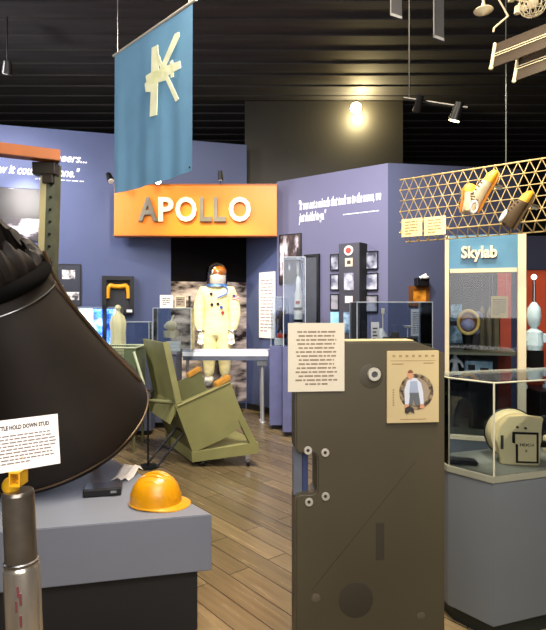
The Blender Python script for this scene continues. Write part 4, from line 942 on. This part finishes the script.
# red wall and white model right of the case
K2 = P(548, 0, 4.1); RP = Plane((P(520,0,4.45).x, 4.45), (P(600,0,4.45).x, 4.45))
mb = MB(); pbox(mb, RP, 0, RP.len+.5, 0, H+38/F*4.45, -.06, .06); pb_ = tag(obj('red_partition', mb, mat('rust_red', (0,0,0))), 'rust red partition wall right of the Skylab case', 'partition')
mb = MB(); pbox(mb, RP, 0, RP.len+.5, H+38.2/F*4.45, H+72/F*4.45, -.06, .07); tag(obj('dark_header', mb, mat('navy_header', (34,38,60), .5)), 'dark navy header band above the red partition', 'header')
mY = 4.06; c = P(534, 380, mY); zf = c.z-.06; 
t = thing('station_model', 'tall pale ice-blue space station model in front of the red partition', 'model', (c.x, mY, zf))
Mm = Matrix.Translation((c.x, mY, 0)); zz_ = lambda py: H-(py-CY)/F*mY
m_ice = mat('ice_white', (196,222,232), .4, var=.1, scale=20)
mb = MB(); mb.lathe([(.012, zz_(302)), (.02, zz_(303)), (.045, zz_(308)), (.052, zz_(316)), (.04, zz_(325)), (.02, zz_(328))], Mm, 24); obj('tank', mb, m_ice, t, True)
mb = MB(); mb.cyl((c.x, mY, zz_(302)), (c.x, mY, zz_(280)), .013, .010, 12); obj('mast', mb, m_steel, t); mb = MB(); mb.ball((c.x, mY, zz_(277)), .02); obj('lamp_tip', mb, mat('lamp_white', (230,240,255), .3, emit=2.5), t, True)
mb = MB(); mb.lathe([(.02, zz_(328)), (.06, zz_(332)), (.065, zz_(345)), (.055, zz_(350))], Mm, 16, close=True); mb.box((c.x+.10, mY, zz_(338)), (.08, .05, .07), bev=.008); mb.box((c.x-.07, mY, zz_(343)), (.05, .05, .05), bev=.008); obj('workshop_body', mb, m_ice, t)
mb = MB(); mb.box((c.x, mY, (zz_(350)+zz_(367))/2), (.1, .1, zz_(350)-zz_(367))); obj('black_neck', mb, m_blackm, t)
mb = MB()
for s in (-1, 1): mb.tube([Vector((c.x+s*.02, mY, zz_(364))), Vector((c.x+s*.10, mY-.02, zf+.02))], .014); mb.box((c.x+s*.10, mY-.02, zf+.015), (.06,.06,.03), bev=.005)
obj('leg', mb, m_ice, t)
mb = MB(); mb.box((c.x+.25, mY, zf/2), (.58, .34, zf), bev=.01); tag(obj('model_stand', mb, m_blackm), 'black stand carrying the pale blue station model', 'stand')

# ------------------------------------------------------------------ triangular grid floor sample hung overhead with shoes
G0 = P(400, 0, 3.8); G1 = P(546, 0, 3.24); GP = Plane((G0.x, 3.8), (G1.x, 3.24))
gz1 = H+128/F*3.8; gz0 = H+75/F*3.8; gl = GP.len*1.25; GM = GP.M()
t = thing('triangle_grid', 'gold triangular lattice grid hung overhead above the Skylab header', 'grid', GP.M(gl/2, gz0, 0).translation)
m_gold = mat('gold_anodised', (214,188,128), .4, .4, var=.1); rows = 5; dzr = (gz1-gz0)/rows; du = dzr*.9
mb = MB(); nn = int(gl/du)
for j in range(rows+1):
    z = gz0+j*dzr; mb.cyl(GM @ Vector((0, z, 0)), GM @ Vector((gl, z, 0)), .003 if j not in (0, rows) else .005, seg=6)
for j in range(rows):
    z = gz0+j*dzr; o_ = (j % 2)*.5
    for i in range(-1, nn+1):
        u = (i+o_)*du
        for (ua, ub) in ((u, u+.5*du), (u+du, u+.5*du)):
            if 0 <= ua <= gl and 0 <= ub <= gl: mb.cyl(GM @ Vector((ua, z, 0)), GM @ Vector((ub, z+dzr, 0)), .0030, seg=6)
for j in range(rows+1):
    for i in range(nn+1):
        u = (i+(j % 2)*.5)*du
        if u <= gl: mb.ball(GM @ Vector((u, gz0+j*dzr, 0)), .007, seg=6)
obj('face_lattice', mb, m_gold, t)
mb = MB(); zl = gz0-.055; bo = -.10
mb.cyl(GM @ Vector((0, zl, bo)), GM @ Vector((gl, zl, bo)), .0042, seg=6)
for i in range(nn):
    u = i*du
    for (ua, ub) in ((u, u+.5*du), (u+du, u+.5*du)): mb.cyl(GM @ Vector((ua, gz0, 0)), GM @ Vector((ub, zl, bo)), .004, seg=6)
obj('under_lattice', mb, m_gold, t)
mb = MB()
for px in (506, 590):
    u = GP.on(px, 160)[0]; mb.cyl(GM @ Vector((u, gz1, 0)), GM @ Vector((u, 4.84, 0)), .004, seg=6)
obj('hanger_rod', mb, mat('rod_grey', (70,70,64), .4, .4), t)
for k, (r, lab) in enumerate((((401.5,218.5,422,236.5), 'left small cream placard on the triangular grid'), ((424,216.5,445.5,235), 'right small cream placard on the triangular grid'))):
    paper('placard', GP, r, .012, lab, 'placard', mat('placard_cream', (238,224,170), .6), 5, group=None, seed=k, th=.006, tm=mat('pale_brown_ink', (170,150,100), .7), pad=.18)
# shoes
m_su = mat('shoe_upper', (214,196,160), .7, var=.1, scale=20); m_toe = mat('shoe_toe_yellow', (232,176,44), .5); m_sole = mat('shoe_sole', (200,130,44), .55); m_dk = mat('shoe_dark', (96,76,50), .7)
def shoe(label, heel, toe, upper_m, sole_m, ln=.27, off=.07, turn=0, size=1):
    """a soft shoe lying against the grid, heel -> toe along pixels"""
    h = GM @ Vector((*GP.on(*heel, off), off)); e = GM @ Vector((*GP.on(*toe, off), off)); d = (e-h); L_ = d.length; X = d.normalized(); Zv = GP.n.copy(); Zv = (Zv-X*Zv.dot(X)).normalized()
    Zv = Matrix.Rotation(turn, 3, X) @ Zv; Yv = Zv.cross(X); M = Matrix(((X.x,Yv.x,Zv.x,h.x),(X.y,Yv.y,Zv.y,h.y),(X.z,Yv.z,Zv.z,h.z),(0,0,0,1))); s = size
    t = thing('space_shoe', label, 'shoe', h, 'shoes on the triangular grid')
    mb = MB()
    def sect(x, w, z0, z1, n=14): return [M @ Vector((x*L_, w*s*math.cos(2*PI*i/n), (z0+z1)/2*s+(z1-z0)/2*s*math.sin(2*PI*i/n))) for i in range(n)]
    def loft(secs):
        rs = [[mb.bm.verts.new(p) for p in q] for q in secs]; n = len(rs[0])
        for A, B in zip(rs[:-1], rs[1:]):
            for i in range(n): mb.bm.faces.new((A[i], A[(i+1) % n], B[(i+1) % n], B[i]))
        mb.bm.faces.new(rs[0][::-1]); mb.bm.faces.new(rs[-1])
    loft([sect(0, .026, .0, .06), sect(.06, .034, -.002, .085), sect(.25, .036, -.002, .09), sect(.45, .035, -.002, .08), sect(.66, .04, -.002, .06), sect(.72, .042, -.002, .057)]); obj('upper', mb, upper_m, t, True)
    mb = MB(); loft([sect(.70, .043, -.003, .058), sect(.86, .043, -.003, .05), sect(.96, .03, -.002, .036), sect(1.0, .012, .004, .022)]); obj('toe_cap', mb, m_toe, t, True)
    mb = MB(); loft([sect(0, .026, -.016, -.002), sect(.1, .034, -.018, 0), sect(.45, .032, -.018, 0), sect(.75, .044, -.018, 0), sect(.97, .026, -.016, 0)]); obj('sole', mb, sole_m, t, True)
    mb = MB(); mb.torus((0,0,0), .026*s, .007*s, M @ Matrix.Translation((.2*L_, 0, .088*s)) @ Matrix.Diagonal((1.25,.9,1,1)), 20, 6); obj('ankle_collar', mb, m_white, t, True)
    mb = MB()
    for k in range(4): mb.box(((.36+.09*k)*L_, 0, (.084-.007*k)*s), (.008, .05*s, .006), M)
    obj('lace', mb, m_dk, t)
    mb = MB(); mb.cyl(M @ Vector((.7*L_, 0, -.016)), M @ Vector((.7*L_, 0, -off*.9)), .012, .018, 3); obj('triangle_cleat', mb, m_steel, t)
    return t
shoe('cream shoe with yellow toe pointing up, left one of the crossed pair on the grid', (464,213), (470,184), m_su, m_sole, turn=.9, off=.1, size=1.05)
shoe('cream shoe with bright yellow toe leaning right, upper one of the crossed pair', (476,212), (498,171), m_su, m_sole, turn=-.9, off=.08, size=1.0)
shoe('grey-brown shoe with yellow toe at the right end of the grid', (512,229), (534,192), m_dk, m_dk, turn=-1.0, off=.08)  # upper and sole both in the dark brown
mb = MB()

# ------------------------------------------------------------------ banner
BN = Plane((-1.475, 5.0), (-.62, 4.15)); bM = BN.M(); bl = BN.len; bz1 = 3.955; bz0 = 2.665
t = thing('hanging_banner', 'light blue cloth banner with a cream space station silhouette hung from the ceiling', 'banner', BN.M(bl/2, bz0, 0).translation)
mb = MB(); nu, nv = 40, 30; g = []
for j in range(nv+1):
    row = []
    for i in range(nu+1):
        u = bl*i/nu; f = 1-j/nv; w_ = .004*math.sin(u*26)*f+.006*math.sin(u*11+1)*(.3+f); z = bz1-(bz1-bz0)*(1-j/nv)-.0
        z = bz0+(bz1-bz0)*(j/nv)-(.012*math.sin(PI*i/nu) if j == 0 else 0)
        row.append(mb.bm.verts.new(bM @ Vector((u, z, w_))))
    g.append(row)
for j in range(nv):
    for i in range(nu): mb.bm.faces.new((g[j][i], g[j][i+1], g[j+1][i+1], g[j+1][i]))
obj('cloth', mb, mat('banner_blue', (98,142,172), .75, var=.06, scale=4, emit=.12), t, True)
mb = MB(); mb.cyl(bM @ Vector((-.03, bz1+.005, 0)), bM @ Vector((bl+.04, bz1+.02, 0)), .011, seg=10); obj('rod', mb, mat('rod_cream', (196,190,176), .5), t)
mb = MB(); mb.cyl(bM @ Vector((.05, bz1, 0)), bM @ Vector((.05, 4.86, 0)), .002, seg=5); mb.cyl(bM @ Vector((bl-.05, bz1, 0)), bM @ Vector((bl-.05, 4.86, 0)), .002, seg=5); obj('suspension_wire', mb, m_steel, t)
mb = MB(); lo = .028
def bq(*pts):
    mb.prism([bM @ Vector((*BN.on(*p, lo), lo)) for p in pts], BN.n*.004)
bq((152,48), (158,45), (159,60), (157,115), (150,117), (151,92)); bq((157,50), (162,62), (159,66), (156,60)); bq((145,84), (152,76), (152,92), (146,92))
bq((152,72), (166,66), (167,80), (153,84)); bq((166,66), (180,61), (181,68), (167,76)); bq((175,34), (179,32), (180,36), (160,79), (157,76)); bq((158,62), (161,60), (179,99), (176,102)); 
bq((146,76), (152,72), (153,84), (147,84)); bq((170,62), (173,60), (174,77), (171,78))
obj('station_emblem', mb, mat('emblem_cream', (226,226,190), .7, emit=.1), t)
mb = MB(); mb.ball(bM @ Vector((bl-.03, bz0+.03, .01)), .008, seg=8); obj('grommet', mb, m_blackm, t)

# ------------------------------------------------------------------ lamps, track, hanging models
m_hot = mat('lamp_glow', (255,235,190), .3, emit=60, ecol=(255,222,150)); 
def spot_fixture(label, c, aim, glow, r=.05, rail=True, up=None, glow_m=None):
    c = Vector(c); d = (Vector(aim)-c).normalized(); t = thing('spot_lamp', label, 'lamp', c)
    mb = MB(); mb.cyl(c-d*.13, c, r*.75, r, 20, cap=True); obj('lamp_housing', mb, m_blackm, t, True)
    mb = MB(); mb.cyl(c+d*.001, c+d*.008, r*.85, seg=20); obj('lens', mb, glow_m or (m_hot if glow else m_steel), t)
    mb = MB(); top = up if up is not None else 4.85; mb.cyl(c-d*.07, (c.x-d.x*.07, c.y-d.y*.07, top), .008, seg=8); obj('stem', mb, m_blackm, t)
    return t
cam = (0, 0, H)
m_sun = mat('lamp_warm', (255,235,180), .3, emit=60, ecol=(255,214,130))
spot_fixture('bright warm spotlight glowing on the ceiling above the violet wall', P(356, 108, 8.3), cam, 1, r=.10, glow_m=m_sun)
spot_fixture('bright white lamp shining just above the left part of the APOLLO sign', P(158, 181, 7.6), cam, 1, r=.05, up=3.39, glow_m=mat('lamp_white_hot', (255,250,240), .3, emit=40))
spot_fixture('small dim lamp above the right part of the APOLLO sign', P(221, 180, 7.7), (-.6, 7.9, 2), 0, r=.04, up=3.39)
spot_fixture('small dark lamp at far upper left against the ceiling', P(7, 74, 6.0), (-3.6, 7, 1), 0, r=.06)
spot_fixture('small lamp with pale lens beside the left edge of the banner', P(111, 181, 7.5), (-1.6, 6.9, 2), 0, r=.05, up=3.5, glow_m=m_white)
tr0 = P(404, 98, 4.4); tr1 = P(468, 108, 4.0)
t = thing('track_rail', 'dark horizontal lighting track hanging by a stem near the ceiling right', 'lighting track', tr0)
mb = MB(); mb.cyl(tr0, tr1, .011, seg=8); obj('rail', mb, mat('dark_grey_rail', (42,40,37), .4, .4), t); mb = MB(); q_ = tr0+(tr1-tr0)*.09; mb.cyl(q_, (q_.x, q_.y, 4.85), .008, seg=8); obj('stem', mb, mat('dark_grey_rail', (0,0,0)), t)
p_ = tr0+(tr1-tr0)*.8
spot_fixture('lit brass-coloured spot lamp hanging from the right end of the track', Vector((p_.x, p_.y, p_.z-.11)), (.6, 5, 0), 0, r=.045, up=p_.z, glow_m=mat('lamp_soft', (255,230,180), .3, emit=5))
p_ = tr0+(tr1-tr0)*.22
spot_fixture('dark unlit spot lamp hanging from the left end of the track', Vector((p_.x, p_.y, p_.z-.09)), (1, 6, 1), 0, r=.035, up=p_.z, glow_m=m_blackm)
spot_fixture('bright lamp outside the view aimed at the moonscape print', (-3.26, 5.3, 3.54), (-3.52, 7.7, 3.11), 1, r=.13, glow_m=mat('lamp_mural', (255,245,235), .3, emit=150))
# hanging dark slats
for k, (xa, xb, yb, Y) in enumerate(((390, 402, 19, 4.6), (433, 444, 41, 4.4))):
    a = P(xa, yb-4, Y); b = P(xb, yb, Y); mb = MB(); mb.prism([(a.x, Y, a.z), (b.x, Y, b.z), (b.x, Y, 4.84), (a.x, Y, 4.84)], (.01, .03, 0)); mb2 = MB()
    t = thing('ceiling_baffle', ('short', 'longer')[k]+' dark grey vertical slat hanging at the top, '+('left', 'right')[k]+' of the two', 'slat', ((a.x+b.x)/2, Y, b.z), 'dark slats hanging from the ceiling'); obj('slat', mb, mat('slat_grey', (52,52,54), .5), t)
    mb = MB(); mb.prism([(a.x, Y-.006, a.z-.004), (b.x, Y-.006, b.z-.004), (b.x, Y-.006, b.z+.02), (a.x, Y-.006, a.z+.02)], (0, .004, 0)); mb.box((a.x+.006, Y-.004, (a.z+4.8)/2), (.008, .004, 4.8-a.z)); obj('pale_edge', mb, mat('slat_edge', (130,130,130), .5), t)
# little dish model + bent rod
c = P(483.5, 11, 3.1); t = thing('dish_model', 'small white saucer-shaped model hanging from the ceiling', 'model', c)
mb = MB(); mb.lathe([(.001,-.025), (.012,-.02), (.05,-.004), (.055,.002), (.05,.008), (.015,.02), (.008,.05), (.006,.10)], Matrix.Translation(c), 28); obj('saucer', mb, m_cream, t, True)
mb = MB(); mb.cyl(c+Vector((0,0,.1)), (c.x, c.y, 4.85), .004, seg=6); obj('hanger', mb, m_cream, t)
mb = MB(); mb.tube([P(497,-30,3.0), P(499,0,3.0), P(508,16,3.0), P(494,28,3.0), P(493.5,32,3.0)], .005, 6); mb.cyl(P(497,-30,3.0), Vector((P(497,-30,3).x, 3.0, 4.85)), .003, seg=5)
tag(obj('bent_rod', mb, m_cream), 'thin pale bent rod hanging beside the saucer model', 'rod')
# solar wings model
t = thing('solar_wing_model', 'brown solar-panel wings of a hanging satellite model at upper right', 'model', P(520, 60, 3.0))
m_wing = mat('wing_brown', (60,47,33), .4, .2, var=.3, scale=30, stretch=(1,1,8)); wd_ = Vector((.62, -.42, .11))
for (a, b) in (((495,44),(491,68)), ((518,56),(514,81))):
    pa = P(*a, 3.0); pb_ = P(*b, 3.0); nrm = Vector((.1,.12,0))
    mb = MB(); mb.prism([pa, pb_, pb_+wd_, pa+wd_], Vector((.006,.012,.0))); w = obj('wing', mb, m_wing, t)
    mb = MB(); mb.cyl(pa, pb_, .009, seg=10); mb.ball(pb_, .012); mb.ball(pa, .008); obj('wing_tip', mb, m_cream, w, True)
    for f in (.45, .55):
        mb = MB(); m0 = pa+(pb_-pa)*f+Vector((0,-.006,0)); mb.cyl(m0, m0+wd_, .003, seg=6); obj('wing_stripe', mb, m_cream, w)
mb = MB(); e_ = P(520, 60, 3.0)+wd_*.9; mb.cyl(e_, (e_.x, e_.y, 4.86), .004, seg=6); mb.cyl(P(505,52,3.0)+wd_*.95, P(516,72,3.0)+wd_*.95+Vector((.0,.0,-.02)), .02); obj('hanger', mb, m_steel, t)
c = P(533, 3, 3.0); t = thing('satellite_model', 'cream wire-frame satellite model hanging at the top right corner', 'model', c)
mb = MB()
for k in range(7): a_ = k*PI/7; mb.torus(c, .075, .0022, Matrix.Rotation(a_, 4, 'Z') @ Matrix.Rotation(PI/2, 4, 'X'), 24, 4)
for z in (-.05, -.02, .02, .05): mb.torus(c+Vector((0,0,z)), math.sqrt(.075**2-z*z), .0022, None, 24, 4)
obj('wire_cage', mb, m_cream, t); mb = MB(); mb.cyl(c+Vector((-.09,0,-.06)), c+Vector((-.085,0,-.02)), .016); mb.ball(c+Vector((-.05,0,-.03)), .018); mb.box(c+Vector((-.12,0,.02)), (.03,.03,.02), bev=.004); mb.tube([c+Vector((-.13,0,.03)), c+Vector((-.05,0,.01)), c], .005)
mb.ball(c, .03); obj('instruments', mb, m_cream, t, True); mb = MB(); mb.cyl(c, (c.x, c.y, 4.86), .003, seg=6); obj('hanger', mb, m_steel, t)
mb = MB(); pA_ = P(541, 33, 2.9); mb.cyl(pA_, pA_+Vector((.12,0,.01)), .008); mb.cyl(pA_+Vector((.06,0,0)), (pA_.x+.06, 2.9, 4.86), .002, seg=5); tag(obj('white_tube', mb, m_white, None, True), 'short white tube hanging between satellite and solar wings', 'tube')

# ------------------------------------------------------------------ lights
def area(name, loc, aim, size, power, col=(1,.95,.88), sy=None):
    l = bpy.data.lights.new(name, 'AREA'); l.energy = power; l.color = col; l.size = size
    if sy: l.shape = 'RECTANGLE'; l.size_y = sy
    o = bpy.data.objects.new(name, l); C.objects.link(o); o.location = loc; o.rotation_euler = (Vector(aim)-Vector(loc)).to_track_quat('-Z', 'Y').to_euler(); return o
def spot(name, loc, aim, deg, power, col=(1,.9,.75), blend=.6, r=.05):
    l = bpy.data.lights.new(name, 'SPOT'); l.energy = power; l.color = col; l.spot_size = math.radians(deg); l.spot_blend = blend; l.shadow_soft_size = r
    o = bpy.data.objects.new(name, l); C.objects.link(o); o.location = loc; o.rotation_euler = (Vector(aim)-Vector(loc)).to_track_quat('-Z', 'Y').to_euler(); return o
W = (1, .95, .97)
spot('wall_wash', (-4.6, 5.0, 4.7), (-2.2, 7.9, 1.9), 95, 260, W, .9)
spot('wall_wash', (-3.4, 5.6, 4.7), (-3.6, 7.6, 2.6), 70, 170, (.98,.93,1), .9)
spot('mural_spot', (-3.3, 6.3, 4.3), P(26, 205, 7.7), 22, 420, (1,.96,.95), .9)
spot('suit_key', (-1.5, 6.0, 4.6), (-.85, 8.1, 1.7), 34, 250, (1,.84,.42), .7)
spot('suit_fill', (.3, 5.9, 4.2), (-.7, 8.1, 1.5), 30, 130, (.95,.95,1), .7)
spot('sign_wash', (-1.1, 5.6, 4.8), (-1.1, 7.8, 3.0), 75, 105, (1,.88,.68), .9)
spot('right_wash', (.2, 4.8, 4.7), (.8, 7.4, 2.2), 75, 300, (1,.93,.96), .9)
spot('right_wash', (1.3, 4.6, 4.7), (2.0, 7.0, 1.6), 70, 120, W, .9)
spot('cart_key', (-.3, 4.0, 4.7), (-.9, 5.6, .6), 50, 170, (1,.94,.82), .8)
spot('hat_key', (-.3, 2.2, 4.5), (-.75, 2.9, .6), 40, 170, (1,.92,.78), .8)
spot('grid_key', (1.0, 1.8, 3.4), P(480, 205, 3.5), 60, 55, (1,.82,.5), .7)
spot('case_key', (.9, 1.3, 3.9), (1.3, 2.75, .9), 40, 210, (1,.9,.72), .8)
spot('skylab_key', (1.3, 3.1, 3.3), (1.6, 4.2, 1.3), 50, 60, (1,.95,.9), .8)
spot('slab_key', (.9, .3, 4.0), (.5, 2.0, 1.0), 45, 80, (1,.9,.72), .8)
spot('stud_key', (-.2, .3, 3.2), (-.7, 1.5, 1.0), 40, 70, (1,.88,.75), .8)
spot('banner_key', (.6, 2.6, 4.2), (-1.0, 4.5, 3.3), 50, 120, (.95,.97,1), .8)
spot('model_key', (.8, 1.2, 3.2), P(525, 40, 2.9), 45, 11, (1,.9,.7), .8)
spot('case_key', (-.4, 6.2, 4.3), (-1.4, 7.3, 1.2), 34, 60, (1,.92,.85), .8)
area('floor_pool', (0, 3.6, 4.7), (0, 3.8, 0), 1.2, 110, (1,.86,.66))
area('room_fill', (0, .2, 4.6), (0, 4.5, .5), 3.5, 82, (1,.95,.9))
area('ceiling_fill', (0, -1.0, 2.6), (0, 4.5, 5), 2.5, 60, (1,.95,.92))  # unseen upward area lights, added to brighten the ceiling
area('ceiling_fill', (-5.8, 4.0, 3.0), (-3.0, 6, 5), 1.5, 25, (1,.95,.92))
# added point light mimicking glow and lens glare around the bright lamp
l = bpy.data.lights.new('column_glow', 'POINT'); l.energy = 55; l.color = (1,.82,.42); l.shadow_soft_size = .05; o = bpy.data.objects.new('column_glow', l); C.objects.link(o); o.location = P(356, 108, 8.45)+Vector((.1,.05,.0))
l = bpy.data.lights.new('display_glow', 'POINT'); l.energy = 4; l.color = (.5,.7,1); o = bpy.data.objects.new('display_glow', l); C.objects.link(o); o.location = (-2.4, 6.8, 1.4)

w = bpy.data.worlds.new('World'); bpy.context.scene.world = w; w.use_nodes = True
w.node_tree.nodes['Background'].inputs[0].default_value = (.62, .6, .58, 1); w.node_tree.nodes['Background'].inputs[1].default_value = .13

cd = bpy.data.cameras.new('camera'); co = bpy.data.objects.new('camera', cd); C.objects.link(co)
co.location = (0, 0, H); co.rotation_euler = (PI/2, 0, 0); cd.sensor_fit = 'HORIZONTAL'; cd.sensor_width = 36; cd.lens = F/546*36
cd.shift_y = -(315-CY)/546; cd.clip_start = .05
bpy.context.scene.camera = co
sc = bpy.context.scene; sc.view_settings.view_transform = 'Standard'; sc.view_settings.exposure = 1.0
